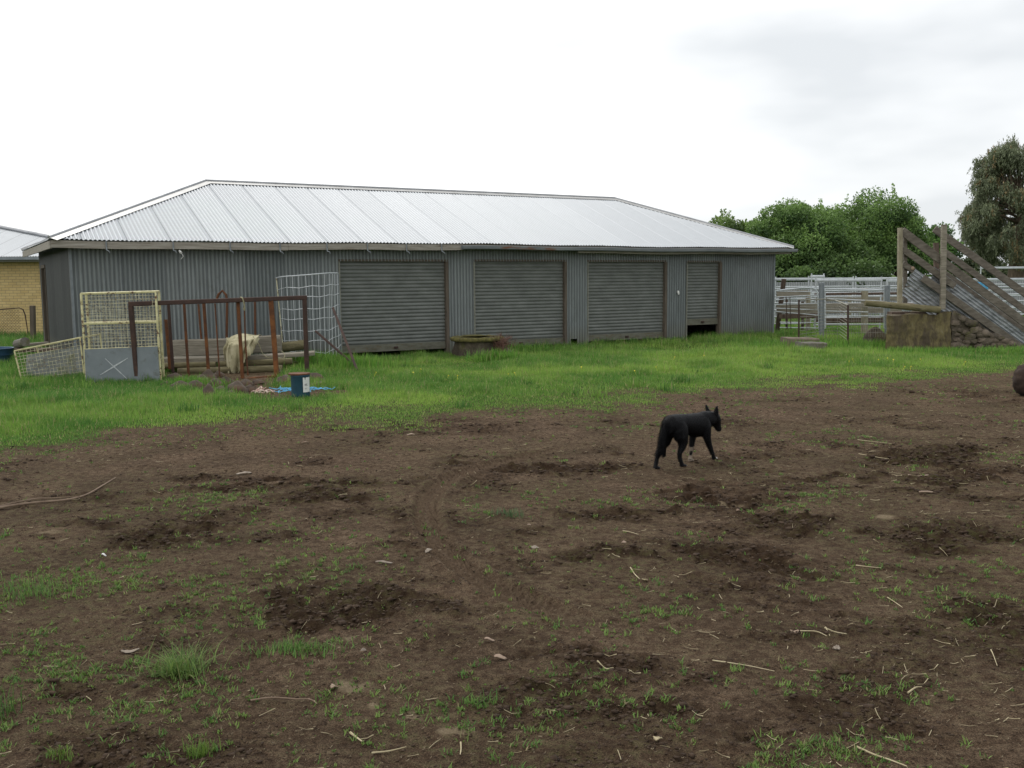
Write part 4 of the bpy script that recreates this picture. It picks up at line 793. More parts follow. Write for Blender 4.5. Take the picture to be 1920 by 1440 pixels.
clump(335, 1262, .062, .045, 380, .07, .19, 'grass_tuft', 'large spreading grass tuft alone in the left foreground', (.075, .16, .035), (.21, .30, .075), .0040, .99, False, .62)
clump(60, 1110, .14, .09, 420, .03, .09, 'grass_tuft', 'flat patch of fine grass at the left edge of the bare yard', (.07, .17, .04), (.18, .29, .07), .0034, .97)
clump(560, 1225, .12, .04, 380, .02, .07, 'grass_tuft', 'low leafy tuft right of the large foreground tuft', (.07, .18, .04), (.18, .29, .07), .0045, .97)
clump(375, 1412, .03, .02, 120, .03, .07, 'grass_tuft', 'small lime tuft at the bottom of the picture', (.09, .17, .03), (.17, .25, .05), .0042, .9)
clump(110, 1425, .03, .02, 70, .02, .06, 'grass_tuft', 'small lime tuft near the bottom left corner', (.09, .17, .03), (.17, .25, .05), .0042, .9)
clump(900, 1325, .045, .025, 90, .02, .06, 'grass_tuft', 'sparse tuft in the middle foreground right of the tan soil patches', (.07, .18, .04), (.18, .29, .07), .0042, .92)
clump(955, 970, .07, .05, 110, .03, .075, 'grass_tuft', 'thistle like tuft right of the tyre track bend', (.06, .12, .05), (.12, .19, .08), .005, .95)
clump(0, 1345, .03, .05, 40, .08, .2, 'grass_tuft', 'long bladed tuft cut by the left picture edge', (.05, .12, .03), (.12, .20, .05), .005, .9)
# dandelions
fl_ = MB(); n_f = 0
fp = [(775, 700), (789, 694), (841, 706), (858, 706), (953, 703), (965, 701), (1090, 690), (1265, 671), (1425, 668), (1592, 679), (1599, 675), (1664, 673), (1675, 676), (1647, 676), (1696, 689), (1708, 689), (1726, 675), (1230, 690), (1190, 697), (1320, 668), (1810, 680), (705, 700)]
f0 = None
for i, (px, py) in enumerate(fp):
    c = G(px, py, .09)
    if f0 is None:
        mb = MB(); n = 12; mb.loft([[(.002*math.cos(2*math.pi*k/5), .002*math.sin(2*math.pi*k/5), z) for k in range(5)] for z in (-.08, 0)])
        mb.loft([[(r*math.cos(2*math.pi*k/n)*(1+.12*(k % 2)), r*math.sin(2*math.pi*k/n)*(1+.12*(k % 2)), z) for k in range(n)] for r, z in ((.003, -.002), (.012, .003), (.010, .009), (.003, .010))]); f0 = mb.build('dandelion', M['flower']); o = f0
    else: o = f0.copy(); COL.objects.link(o)
    o.location = (c[0], c[1], .105); o.rotation_euler = (.5, 0, i); tag(o, 'tiny yellow dandelion flower in the lawn before the shed', 'flower', 'dandelions in the lawn')
#SPLIT
# ------------------------------------------------------------------ loading ramp
YA, YB = 22.5, 23.7
ramp_ = thing('loading_ramp', (D(1770, 640, YA)[0], YA, 0), 'weathered timber cattle loading ramp with corrugated iron sides sloping down to the right', 'loading ramp')
XR = 2120
def lin(p, q, x): return (x, p[1]+(q[1]-p[1])*(x-p[0])/(q[0]-p[0]))
def rail(p, q, Y, w, th=.045, x1=XR, nm='rail'):
    e = lin(p, q, x1); MB().beam(D(*p, Y), D(*e, Y), w, th, (0, 1, 0), 5, .004).build(nm, M['ramp_timber'], ramp_)
FT = (0, 0, 1)
def board2(p, q, Y, w, x1, nm='rail', th=.045, mat='ramp_timber'):
    e = lin(p, q, x1); MB().beam(D(*p, Y), D(*e, Y), th, w, FT, 6, .004).build(nm, M[mat], ramp_)
# posts
MB().beam(D(1687, 574, YA-.06), D(1687.5, 427, YA-.06), .10, .10, (0, 1, 0), 5, .003).build('post', M['post'], ramp_)
MB().beam(D(1697, 574, YA+.10), D(1697, 437, YA+.10), .08, .08, (0, 1, 0), 5, .003).build('post', M['ramp_timber'], ramp_)
MB().beam(D(1767, 580, YA-.10), D(1770, 421, YA-.10), .115, .10, (0, 1, 0), 5, .003).build('post', M['timber'], ramp_)
MB().beam(D(1757, 560, YB+.1), D(1755, 455, YB+.1), .12, .10, (0, 1, 0), 5, .003).build('post', M['brownpost'], ramp_)
MB().beam((D(2080, 700, YA)[0], YA-.08, -.2), D(2080, 560, YA-.08), .12, .10, (0, 1, 0)).build('post', M['timber'], ramp_)
# near side rails
board2((1691, 433), (1920, 604), YA, .19, XR); board2((1691, 466), (1768, 521), YA, .15, 1790); board2((1693, 494), (1713, 508), YA, .13, 1713)
board2((1730, 521), (1913, 650), YA-.075, .17, 1990)
# far side rails
board2((1752, 429), (1920, 549), YB, .17, XR+60); board2((1772, 473), (1920, 580), YB, .15, XR+60); board2((1760, 505), (1920, 622), YB, .15, XR+60)
# corrugated sheets, ribs along the slope
def slope_sheet(tl_, bl_, L_px, Y, nm, dyd=0):
    a, b_ = Vector(D(*tl_, Y)), Vector(D(*bl_, Y)); e = Vector(D(tl_[0]+L_px, tl_[1]+L_px*.735, Y)); run = e-a; h_ = (b_-a).length; n = int(h_/.076*6); vs = []; fs = []
    for k in range(n+1):
        c = a.lerp(b_, k/n)+Vector((0, .014*math.sin(2*math.pi*k/6), 0)); vs += [c, c+run*.5+Vector((0, .006*math.sin(k), 0)), c+run]
    for k in range(n): fs += [(3*k, 3*k+1, 3*k+4, 3*k+3), (3*k+1, 3*k+2, 3*k+5, 3*k+4)]
    MB().add(vs, fs).build(nm, M['ramp_iron'], ramp_, 'auto')
slope_sheet((1713, 501), (1690, 552), 62, YA+.045, 'iron_sheet'); slope_sheet((1752, 500), (1735, 562), 240, YA+.07, 'iron_sheet')
slope_sheet((1760, 512), (1748, 566), 330, YB-.045, 'iron_sheet')
MB().add([tuple(D(1690, 570, YA+.1)), tuple(D(1760, 576, YA+.1)), tuple(D(2060, 790, YA+.1)), tuple(D(2060, 775, YB-.1)), tuple(D(1760, 572, YB-.1)), tuple(D(1690, 566, YB-.1))], [(0, 1, 4, 5), (1, 2, 3, 4)]).build('deck', M['brownpost'], ramp_)
q = Vector(D(1711, 503, YA-.02)); MB().loft([[(q.x+r*math.cos(k), q.y+z, q.z+r*math.sin(k)) for k in np.linspace(0, 2*math.pi, 9)[:-1]] for r, z in ((.02, .03), (.045, .015), (.045, -.015), (.02, -.03))]).build('bolt_cap', M['deadleaf'], ramp_)
# concrete abutment and stone infill
def rough_block(pts2, y0, y1, name, mat, label, cat, sub=26, amp=.03):
    """extruded outline pts2 [(x,z)] from y0 to y1 with a rough subdivided surface"""
    from mathutils import noise as mn
    bm2 = bmesh.new(); f0_ = [bm2.verts.new((x_, y0, z_)) for x_, z_ in pts2]; f1_ = [bm2.verts.new((x_, y1, z_)) for x_, z_ in pts2]; bm2.faces.new(f0_); bm2.faces.new(f1_[::-1]); n = len(pts2)
    for k in range(n): bm2.faces.new((f0_[k], f1_[k], f1_[(k+1) % n], f0_[(k+1) % n]))
    bmesh.ops.recalc_face_normals(bm2, faces=bm2.faces); bmesh.ops.triangulate(bm2, faces=bm2.faces)
    for _ in range(5):
        le_ = [e for e in bm2.edges if e.calc_length() > .09]
        if not le_ or len(bm2.verts) > 30000: break
        bmesh.ops.subdivide_edges(bm2, edges=le_, cuts=1); bmesh.ops.triangulate(bm2, faces=[f for f in bm2.faces if len(f.verts) > 3])
    for v in bm2.verts:
        p = v.co*2.2; q3 = v.co*6.5; v.co += Vector((mn.noise(p), mn.noise(p+Vector((9, 0, 0))), mn.noise(p+Vector((0, 9, 0)))*.7))*amp*1.6+Vector((mn.noise(q3)*.4, mn.noise(v.co*9), mn.noise(q3+Vector((5, 5, 0)))*.9))*amp
    for v in bm2.verts: v.co.x += (v.co.y-y0)*.46
    c = Vector((sum(p[0] for p in pts2)/n, (y0+y1)/2, 0))
    for v in bm2.verts: v.co -= c
    me = bpy.data.meshes.new(name); bm2.to_mesh(me); bm2.free(); o = link(name, me, M[mat], None, 'auto'); o.location = c; return tag(o, label, cat)
X = lambda px, Y: D(px, 600, Y)[0]
z590 = D(1700, 591, YA-.3)[2]
rough_block([(X(1662, YA-.3), -.2), (X(1785, YA-.3), -.2), (X(1784, YA-.3), z590+.06), (X(1762, YA-.3), z590+.06), (X(1758, YA-.3), z590+.01), (X(1663, YA-.3), z590)], YA-.3, YA+1.9, 'concrete_abutment', 'concrete', 'mossy yellow-brown concrete block under the high end of the loading ramp', 'concrete block', amp=.035)
rough_block([(X(1786, YA-.2), -.2), (X(1990, YA-.2), -.2), (X(1925, YA-.2), D(1925, 655, YA-.2)[2]), (X(1786, YA-.2), D(1786, 582, YA-.2)[2])], YA-.2, YA+1.4, 'stone_infill', 'stone', 'dark rubble stone wedge below the sloping ramp deck', 'stone wall', amp=.05)
wedge = bpy.data.objects['stone_infill']; ORG['stone_infill'] = tuple(wedge.location)
for k in range(95):
    px_ = random.uniform(1788, 1935); top_ = 584+(px_-1786)*.525; 
    if top_ > 650: continue
    py_ = random.uniform(top_+4, 658); q = Vector(D(px_, py_, YA-.22)); r_ = random.uniform(.05, .12); bm2 = bmesh.new(); bmesh.ops.create_icosphere(bm2, subdivisions=2, radius=1); from mathutils import noise as mn; o3 = random.uniform(0, 99)
    for v in bm2.verts: v.co = Vector((v.co.x*r_*1.3, v.co.y*r_*.7, v.co.z*r_*.8))*(1+.45*mn.noise(v.co*1.3+Vector((o3, 0, 0))))+q-wedge.location
    me = bpy.data.meshes.new('rubble_stone'); bm2.to_mesh(me); bm2.free(); link('rubble_stone', me, M['stone' if k % 3 else 'rubble'], wedge, 'auto')
MB_ = MB(); a, b_ = Vector(D(1622, 568, YA-.28)), Vector(D(1762, 581, YA-.36)); MB_.tube([a.lerp(b_, k/8) for k in range(9)], [.065, .07, .073, .075, .078, .08, .08, .082, .08], 14, True, .03)
thing1(MB_, 'log_beam', M['log'], 'long mossy round log lying across the concrete block', 'log', None, 'auto')
MB_ = MB(); MB_.beam(D(1668, 588, YA+.3), D(1762, 589, YA+.3), .3, .10, FT, 3, .01); thing1(MB_, 'bearer', M['brownpost'], 'dark bearer timber between the log and the concrete block', 'timber')
# ------------------------------------------------------------------ stock yards
def cattle_panel(pL, pR, Y0, Y1, rails, zt, label, post=True, group='galvanised cattle panels', toph=.09):
    """panel from pixel column pL at distance Y0 to pR at Y1; zt list of rail heights, first is the big top rail"""
    a, b_ = Vector(D(pL, 560, Y0)), Vector(D(pR, 560, Y1)); a.z = b_.z = 0; p = thing('cattle_panel', a, label, 'cattle panel', group)
    u = (b_-a).normalized()
    MB().beam(a+Vector((0, 0, zt)), b_+Vector((0, 0, zt)), .05, toph, FT, 1, 0, .4).build('top_rail', M['galv'], p)
    for z_ in rails: MB().tube([a+Vector((0, 0, z_)), b_+Vector((0, 0, z_))], .024, 8).build('rail', M['galv'], p)
    for q_, s_ in ((a, 1), (b_, -1)):
        MB().tube([q_+u*.03*s_+Vector((0, 0, -.05)), q_+u*.03*s_+Vector((0, 0, zt+.10))], .026, 8).build('upright', M['galv'], p)
    return p
Z = [.20, .42, .64, .86, 1.08, 1.32]
cattle_panel(1440, 1517, 31, 31, Z, 1.62, 'cattle panel right behind the shed corner')
cattle_panel(1519, 1545, 33.5, 33.5, Z, 1.70, 'short higher cattle panel behind the left galvanised post')
cattle_panel(1527, 1653, 30, 30, Z, 1.58, 'wide cattle panel between the two thick galvanised posts')
cattle_panel(1661, 1790, 30, 30.5, Z[1:], 1.55, 'cattle panel running behind the upper end of the loading ramp')
cattle_panel(1792, 1990, 30.5, 32, Z, 1.56, 'cattle panel seen through the lower rails of the ramp')
cattle_panel(1452, 1600, 36, 36, Z, 1.60, 'left one of the far row of cattle panels before the iron fence'); cattle_panel(1602, 1760, 36, 36, Z, 1.60, 'right one of the far row of cattle panels before the iron fence')
cattle_panel(1835, 2060, 39, 39, Z, 1.98, 'taller far rail seen above the lower part of the ramp')
for px_, yt, yb, label in ((1541, 530, 634, 'thick dull galvanised post in front of the left cattle panels'), (1664, 535, 634, 'thick dull galvanised post beside the mossy concrete block')):
    c = G(px_, yb); Yp = c[1]; MB_ = MB(); MB_.tube([(c[0], Yp, -.2), tuple(D(px_-.5, yt+.5, Yp)), tuple(D(px_-.5, yt, Yp))], [.075, .075, .068], 14); thing1(MB_, 'galvanised_post', M['galvdull'], label, 'post', None, 'auto')
for px_, yt, yb, w_, mat, label in ((1515, 546, 622, .15, 'post', 'timber post behind the left galvanised gate rails'), (1621, 541, 626, .20, 'post', 'stout pale timber post in the middle of the yards'), (1593, 549, 600, .13, 'post', 'shorter pale timber post left of the stout one'), (1505, 565, 621, .10, 'brownpost', 'thin dark timber post under the gate in the yards'), (1475, 560, 618, .08, 'brownpost', 'dark stake close to the leaning brown post')):
    c = G(px_, yb); MB_ = MB(); MB_.tube([(c[0], c[1], -.2), tuple(D(px_, (yt+yb)/2, c[1])), tuple(D(px_, yt, c[1]))], w_/2, 12, True, .03); thing1(MB_, 'timber_post', M[mat], label, 'post', None, 'auto')
MB_ = MB(); c = G(1456, 622); MB_.beam((c[0], c[1], -.1), D(1470, 523, c[1]-.3), .13, .09, (0, 1, 0), 4, .004); thing1(MB_, 'leaning_post', M['brownpost'], 'brown timber slab leaning against the right corner of the shed', 'post')
# timber rails of the old yards
for (p, q, Y, w_, mat, label) in (((1456, 551), (1515, 549), 27.8, .16, 'timber', 'upper weathered rail of the old yard left of the gate post'), ((1527, 552), (1700, 549), 28.5, .07, 'brownpost', 'sagging dark rail behind the middle cattle panel'), ((1456, 575), (1700, 571), 28.2, .13, 'timber', 'broad middle plank rail across the old yard'), ((1461, 593), (1545, 592), 28.2, .14, 'brownpost', 'dark low plank rail behind the gate'), ((1456, 583), (1690, 582), 29.2, .15, 'timber', 'lower weathered plank rail along the back of the middle yard'), ((1530, 601), (1660, 600), 29.2, .16, 'brownpost', 'dark bottom plank between the thick posts'), ((1530, 562), (1700, 560), 31.5, .12, 'timber', 'pale high plank rail across the back of the middle yard')):
    MB_ = MB(); MB_.beam(D(*p, Y), D(*q, Y), .05, w_, FT, 5, .006); thing1(MB_, 'yard_rail', M[mat], label, 'rail', 'timber rails of the old stock yard')
# round cornered gate
gt2 = thing('pipe_gate', G(1500, 622), 'galvanised pipe gate with a rounded top corner beside the left galvanised post', 'gate')
Yq = 27.2; MB().tube([D(1455, 545, Yq), D(1500, 540, Yq), D(1522, 539.5, Yq), D(1529, 542, Yq), D(1533, 549, Yq), D(1536, 618, Yq)], .022, 8).build('frame', M['galv'], gt2)
for p, q in (((1455, 546), (1534, 547)), ((1455, 557), (1534, 553)), ((1455, 562), (1534, 556)), ((1455, 571), (1534, 569)), ((1455, 578), (1534, 581)), ((1455, 584), (1534, 591)), ((1462, 604), (1535, 605)), ((1462, 614), (1535, 615))):
    MB().tube([D(*p, Yq), D(*q, Yq)], .014, 6).build('rail', M['galv'], gt2)
for px_ in (1474, 1481): MB().tube([D(px_, 556, Yq-.03), D(px_+2, 617, Yq-.03)], .010, 6).build('stay', M['darkrust'], gt2)
# second gate between the posts
g3 = thing('pipe_gate', G(1600, 618), 'galvanised pipe gate between the two thick galvanised posts, low rails uneven', 'gate'); Yq = 26.6
for p, q, r in (((1546, 545), (1660, 544), .024), ((1546, 541), (1655, 543), .012), ((1551, 560), (1660, 565), .018), ((1546, 583), (1628, 585), .015), ((1546, 591), (1658, 593), .016), ((1546, 607), (1654, 608), .014)):
    MB().tube([D(*p, Yq), D(*q, Yq)], r, 6).build('rail', M['galv'], g3)
for px_ in (1547, 1658): MB().tube([D(px_, 540, Yq), D(px_, 616, Yq)], .018, 6).build('upright', M['galv'], g3)
# wire hurdle
hu = thing('wire_hurdle', G(1545, 642), 'bent rusty wire hurdle standing in the grass before the yards', 'hurdle')
Yh1, Yh2 = 23.4, 24.6
c0, c1, c2 = (1498, 562, 640, 24.0), (1572, 563, 632, 24.9), (1590, 572, 645, 23.2)
for px_, yt, yb, Y in (c0, c2): MB().tube([(D(px_, yb, Y)[0], Y, -.1), D(px_, yt, Y)], .022, 6).build('upright', M['darkrust'], hu)
MB().tube([D(1498, 562, 24.0), D(1553, 561, 24.7), D(1566, 563, 24.6), D(1590, 572, 23.2)], .02, 6).build('top_rail', M['dullwire'], hu)
for k in range(11):
    t_ = (k+1)/12; MB().tube([D(1498, 562+78*t_, 24.0), D(1545, 562+70*t_, 24.7), D(1574, 563+69*t_, 24.7), D(1590, 572+72*t_, 23.2)], .0055, 4).build('wire', M['dullwire'], hu)
for px_ in (1512, 1530, 1550, 1570): MB().tube([D(px_, 563, 24.65), D(px_, 636, 24.65)], .004, 4).build('wire', M['dullwire'], hu)
h2 = thing('wire_hurdle', G(1625, 640), 'straight wire mesh hurdle from the bent hurdle to the concrete block', 'hurdle')
MB().tube([D(1584, 563, 24.2), D(1640, 565, 24.2), D(1662, 566, 24.2)], .018, 6).build('top_rail', M['dullwire'], h2)
for k in range(8): MB().tube([D(1590, 572+7.5*k, 24.2), D(1661, 572+7.3*k, 24.2)], .004, 4).build('wire', M['dullwire'], h2)
mb = MB()
for k in range(16): mb.tube([D(1592+4.5*k, 566, 24.22), D(1592+4.5*k, 632, 24.22)], .003, 4, False)
mb.build('mesh', M['dullwire'], h2)
# concrete slabs, stump
for i, (p, w_, h_, d_, mat, label) in enumerate((((1500, 651), .80, .22, .5, 'brownslab', 'larger brown concrete slab in the grass before the wire hurdle'), ((1521, 657), .62, .18, .4, 'greyconc', 'smaller slab overlapping the front of the larger slab'))):
    c = G(*p); mb = MB(); mb.beam((c[0]-w_/2, c[1], h_*.5+.02), (c[0]+w_/2, c[1]+.05, h_*.5), d_, h_, FT, 5, .006); thing1(mb, 'concrete_slab', M[mat], label, 'slab', 'concrete slabs in the grass')
rock(1641, 630, 30, 26, 'rough brown tree stump beside the left foot of the concrete block', 'stone', None, 'tree_stump')
# far corrugated fence
Yf = 41; xa, xb = D(1400, 530, Yf)[0], D(2300, 530, Yf)[0]; ff_ = thing('iron_fence', (xa, Yf, 0), 'pale corrugated iron fence far behind the stock yards', 'fence')
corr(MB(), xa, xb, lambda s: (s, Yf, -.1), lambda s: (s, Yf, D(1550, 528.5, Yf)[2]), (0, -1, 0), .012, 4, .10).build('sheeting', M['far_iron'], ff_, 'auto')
mb = MB()
for k in range(9): mb.beam((xa+.05+k*2.5, Yf+.08, -.1), (xa+.05+k*2.5, Yf+.08, D(1550, 528.5, Yf)[2]-.05), .1, .1, (0, 1, 0))
mb.build('posts', M['brownpost'], ff_)
rg_ = MB(); n = 14; q = Vector(D(1842, 533, 29.8)); vs = []; fs = []
for i in range(n+1):
    for j in range(6): vs.append((q.x-.16+.32*i/n+.01*math.sin(j*3), q.y-.03+.03*math.sin(i*1.9+j), q.z+.10-.30*j/5-.04*math.sin(i*.8)))
for i in range(n):
    for j in range(5): a = i*6+j; fs.append((a, a+6, a+7, a+1))
rgo = thing1(rg_.add(vs, fs), 'rag', M['bluetwine'], 'light blue rag hanging on a yard rail behind the ramp', 'rag', smooth=True); mo = rgo.modifiers.new('thickness', 'SOLIDIFY'); mo.thickness = .004
# ------------------------------------------------------------------ trees
def leaf_quads(c, size, aspect, up_bias, droop, cols):
    n = len(c); d = rng.normal(0, 1, (n, 3)); d[:, 2] += up_bias; d[:, 2] -= droop*2.2; d /= np.linalg.norm(d, axis=1)[:, None]
    r = rng.normal(0, 1, (n, 3)); s_ = np.cross(d, r); s_ /= np.linalg.norm(s_, axis=1)[:, None]; L = (size*rng.uniform(.6, 1.3, n))[:, None]; W = L*aspect
    nrm_ = np.cross(d, s_)*W*.25
    V = np.stack([c, c+d*L*.45+s_*W/2+nrm_, c+d*L, c+d*L*.45-s_*W/2+nrm_], 1).reshape(-1, 3); F = np.arange(n*4).reshape(n, 4); return V, F, np.repeat(cols, 4, axis=0)
def limb(mb, p, q, r0, r1, bow=.12, n=5):
    p, q = Vector(p), Vector(q); L = (q-p).length; o = Vector((random.uniform(-1, 1), random.uniform(-1, 1), random.uniform(-.3, .6)))*L*bow
    pts_ = [p.lerp(q, k/n)+o*math.sin(math.pi*k/n) for k in range(n+1)]; mb.tube(pts_, [r0+(r1-r0)*k/n for k in range(n+1)], 7, True, .05); return pts_
def bushy(name, cx_, cy_, R_, H_, zc, nblob, nleaf, label, lo, hi, size=.12, seed=0, group=None, shoots=60):
    t_ = thing(name, (cx_, cy_, 0), label, 'tree', group); mb = MB(); base = (cx_, cy_, -.2); fork = (cx_+.1, cy_, 1.3)
    mb.tube([base, (cx_+.03, cy_, .5), fork], [.28, .22, .19], 10, True, .05); P = []
    for i in range(nblob):
        d = rng.normal(0, 1, 3); d[2] = abs(d[2])*1.0-.35; d /= np.linalg.norm(d); k = rng.uniform(.5, 1)**.5
        P.append((np.array([cx_, cy_, zc])+d*np.array([R_, R_*.9, H_])*k*(1+.16*math.sin(3*math.atan2(d[0], d[2])+seed)), rng.uniform(.42, .75)*(R_/2.6)**.5))
    for c, r in P[::3]: limb(mb, fork, c, .09, .02)
    mb.build('trunk', M['bark'], t_, True)
    Vc = []; Cc = []
    for c, r in P:
        n = int(nleaf/nblob); d = rng.normal(0, 1, (n, 3)); d /= np.linalg.norm(d, axis=1)[:, None]; rad = r*rng.uniform(.35, 1.12, n)**.6; q = c+d*rad[:, None]*np.array([1.15, 1.15, .8]); Vc.append(q)
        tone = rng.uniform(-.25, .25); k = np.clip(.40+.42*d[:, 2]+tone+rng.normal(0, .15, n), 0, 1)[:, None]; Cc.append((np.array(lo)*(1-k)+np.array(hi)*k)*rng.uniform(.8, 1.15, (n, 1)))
    for i in range(shoots):   # young shoots that stand up out of the crown
        c, r = P[rng.integers(len(P))]; d = rng.normal(0, .5, 3); d[2] = 1+abs(d[2]); d /= np.linalg.norm(d); n = 26; tt = rng.uniform(0, 1, n)[:, None]; q = c+d*(r*.7+tt*r*.8)+rng.normal(0, .06, (n, 3))*(1.2-tt); Vc.append(q)
        Cc.append(np.array(hi)*rng.uniform(.7, 1.15, (n, 1)))
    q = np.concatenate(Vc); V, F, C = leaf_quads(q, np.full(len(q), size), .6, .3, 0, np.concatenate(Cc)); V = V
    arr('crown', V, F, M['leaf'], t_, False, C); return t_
rng = np.random.default_rng(21); random.seed(5)
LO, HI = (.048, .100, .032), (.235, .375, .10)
def tx(px, Y): return D(px, 500, Y)[0]
TGp = 'leafy green trees behind the yards'
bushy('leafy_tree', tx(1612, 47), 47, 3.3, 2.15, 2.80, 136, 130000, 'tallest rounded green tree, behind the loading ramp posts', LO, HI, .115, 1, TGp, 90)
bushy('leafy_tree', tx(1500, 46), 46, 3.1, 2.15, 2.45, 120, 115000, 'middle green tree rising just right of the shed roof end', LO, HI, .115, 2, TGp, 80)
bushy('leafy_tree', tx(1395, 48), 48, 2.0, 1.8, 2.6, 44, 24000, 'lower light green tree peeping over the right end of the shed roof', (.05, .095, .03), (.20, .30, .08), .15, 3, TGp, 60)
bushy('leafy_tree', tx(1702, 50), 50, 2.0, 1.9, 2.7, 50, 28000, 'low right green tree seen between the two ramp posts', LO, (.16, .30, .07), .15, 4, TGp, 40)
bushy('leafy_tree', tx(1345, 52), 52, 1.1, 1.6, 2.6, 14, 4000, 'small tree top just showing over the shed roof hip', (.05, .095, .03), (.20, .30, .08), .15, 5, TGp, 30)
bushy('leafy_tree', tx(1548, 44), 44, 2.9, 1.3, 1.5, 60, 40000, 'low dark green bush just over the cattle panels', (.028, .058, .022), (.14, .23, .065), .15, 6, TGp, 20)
# gum tree
Ye = 60; gx = tx(1915, Ye); gum = thing('gum_tree', (gx, Ye, 0), 'tall grey-green gum tree with drooping foliage at the right edge', 'tree')
mb = MB(); tz = D(1900, 430, Ye)[2]; trp = [(gx-.35, Ye, -.3), (gx-.30, Ye, 1.5), (gx-.25, Ye, 3.2), (gx-.1, Ye, tz+1)]; mb.tube(trp, [.62, .5, .42, .3], 12, True, .05)
def EZ_(py): return D(1900, py, Ye)[2]
# crown outline half widths by height (left side, from the photograph's tree)
prof_ = [(262, 48), (275, 75), (300, 92), (330, 105), (370, 112), (410, 116), (440, 112), (470, 85), (490, 50), (500, 30)]
blobs = []
for i in range(200):
    py = rng.uniform(268, 482); hw = np.interp(py, [p[0] for p in prof_], [p[1] for p in prof_])/30.0; an = rng.uniform(0, 2*np.pi); k = rng.uniform(.15, 1)**.5*.93
    if py > 430 and k < .5: k += .4
    blobs.append((np.array([gx+math.cos(an)*hw*k, Ye+math.sin(an)*hw*k*.9, EZ_(py)]), rng.uniform(.35, .8)))
for c, r in blobs[::3]:
    s_ = np.array([gx-.15, Ye, min(c[2]-.3, tz+1) if c[2] > 5 else 3.0]); limb(mb, s_, c+np.array([0, 0, r]), .10, .015, .1)
mb.build('trunk', M['bark'], gum, True)
Vc = []; Cc = []
for c, r in blobs:
    ns = 30
    for s_ in range(ns):
        d = rng.normal(0, 1, 3); d /= np.linalg.norm(d); a0 = c+d*r*rng.uniform(.3, 1)*np.array([1, 1, .6])+np.array([0, 0, r*.3]); L = rng.uniform(.3, 1.05); n = int(13+L*12); tt = rng.uniform(0, 1, n)[:, None]; dr2 = rng.normal(0, .12, 3)
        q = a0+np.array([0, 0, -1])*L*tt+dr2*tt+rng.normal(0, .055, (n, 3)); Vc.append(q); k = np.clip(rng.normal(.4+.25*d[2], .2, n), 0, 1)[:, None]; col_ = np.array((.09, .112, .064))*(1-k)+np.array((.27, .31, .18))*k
        if rng.uniform() < .07: col_ = col_*np.array([1.5, .95, .8])
        Cc.append(col_)
q = np.concatenate(Vc); V, F, C = leaf_quads(q, np.full(len(q), .19), .28, 0, 1, np.concatenate(Cc)); arr('crown', V, F, M['gumleaf'], gum, False, C)
bushy('far_tree', tx(1838, 110), 110, 2.6, .9, 2.2, 20, 3000, 'tiny distant flat-topped tree seen under the ramp top rail', (.03, .045, .02), (.08, .10, .05), .4, 9, None, 4)
bushy('far_tree', tx(1885, 90), 90, 5., .8, 1.2, 30, 5000, 'distant low scrub at the foot of the gum tree', (.025, .045, .018), (.08, .10, .04), .35, 10, None, 4)
# ------------------------------------------------------------------ muddy tyre at the right edge
ty = thing('muddy_tyre', (G(1927, 741)[0], 13.78, 0), 'mud caked tyre standing in the yard, cut by the right picture edge', 'tyre'); q = np.array(ORG[ty.name]); Rt = .235
rings = []; nT = 44
for k in range(nT+1):
    an = 2*math.pi*k/nT; ring = []
    for j in range(14):
        ph = 2*math.pi*j/14; rr1 = Rt-.06+.06*math.cos(ph)*(1+.16*(k % 2)); yy = .105*math.sin(ph); jn = random.uniform(-.014, .014) if k < nT else 0
        ring.append(((rr1+jn)*math.cos(an), yy, (rr1+jn)*math.sin(an)))
    rings.append(ring)
rings[-1] = rings[0]; Mx = Matrix.Translation(Vector((q[0], q[1], Rt-.012))) @ Matrix.Rotation(R(22), 4, 'Z')
MB().loft([[tuple(Mx @ Vector(p)) for p in r_] for r_ in rings], False).build('tread', M['tyre'], ty, True)
MB().loft([[tuple(Mx @ Vector((r_*math.cos(a_), y_, r_*math.sin(a_)))) for a_ in np.linspace(0, 2*math.pi, 25)[:-1]] for r_, y_ in ((.13, -.07), (.12, -.03), (.05, -.02), (.05, .02), (.12, .03), (.13, .07))]).build('rim', M['darkrust'], ty, 'auto')
# ------------------------------------------------------------------ branches, scraps and leaves in the yard
def ground_stick(P, r, name, mat, label, cat, group=None, lift=.012):
    W = [G(*p) for p in P]; W = catm([(w_[0], w_[1], float(gheight(np.array([w_[0]]), np.array([w_[1]]))[0])+lift) for w_ in W], 4); n = len(W)
    return thing1(MB().tube([tuple(w_) for w_ in W], [r*(1-.6*k/n) for k in range(n)], 6), name, M[mat], label, cat, group, 'auto')
ground_stick([(-60, 968), (0, 954), (60, 944), (120, 938), (160, 930), (190, 914), (217, 895)], .012, 'branch', 'twig', 'long thin bent branch lying at the left edge of the yard', 'branch')
ground_stick([(-30, 958), (60, 937), (100, 935), (150, 934)], .006, 'branch', 'twig', 'thinner branch lying close above the long bent branch', 'branch')
ground_stick([(470, 1322), (510, 1318), (560, 1318), (582, 1316)], .004, 'twig', 'twig', 'thin forked twig right of the big foreground tuft', 'twig')
ground_stick([(578, 1316), (588, 1322), (594, 1326)], .003, 'twig', 'twig', 'short hooked tip at the right end of the thin forked twig', 'twig')
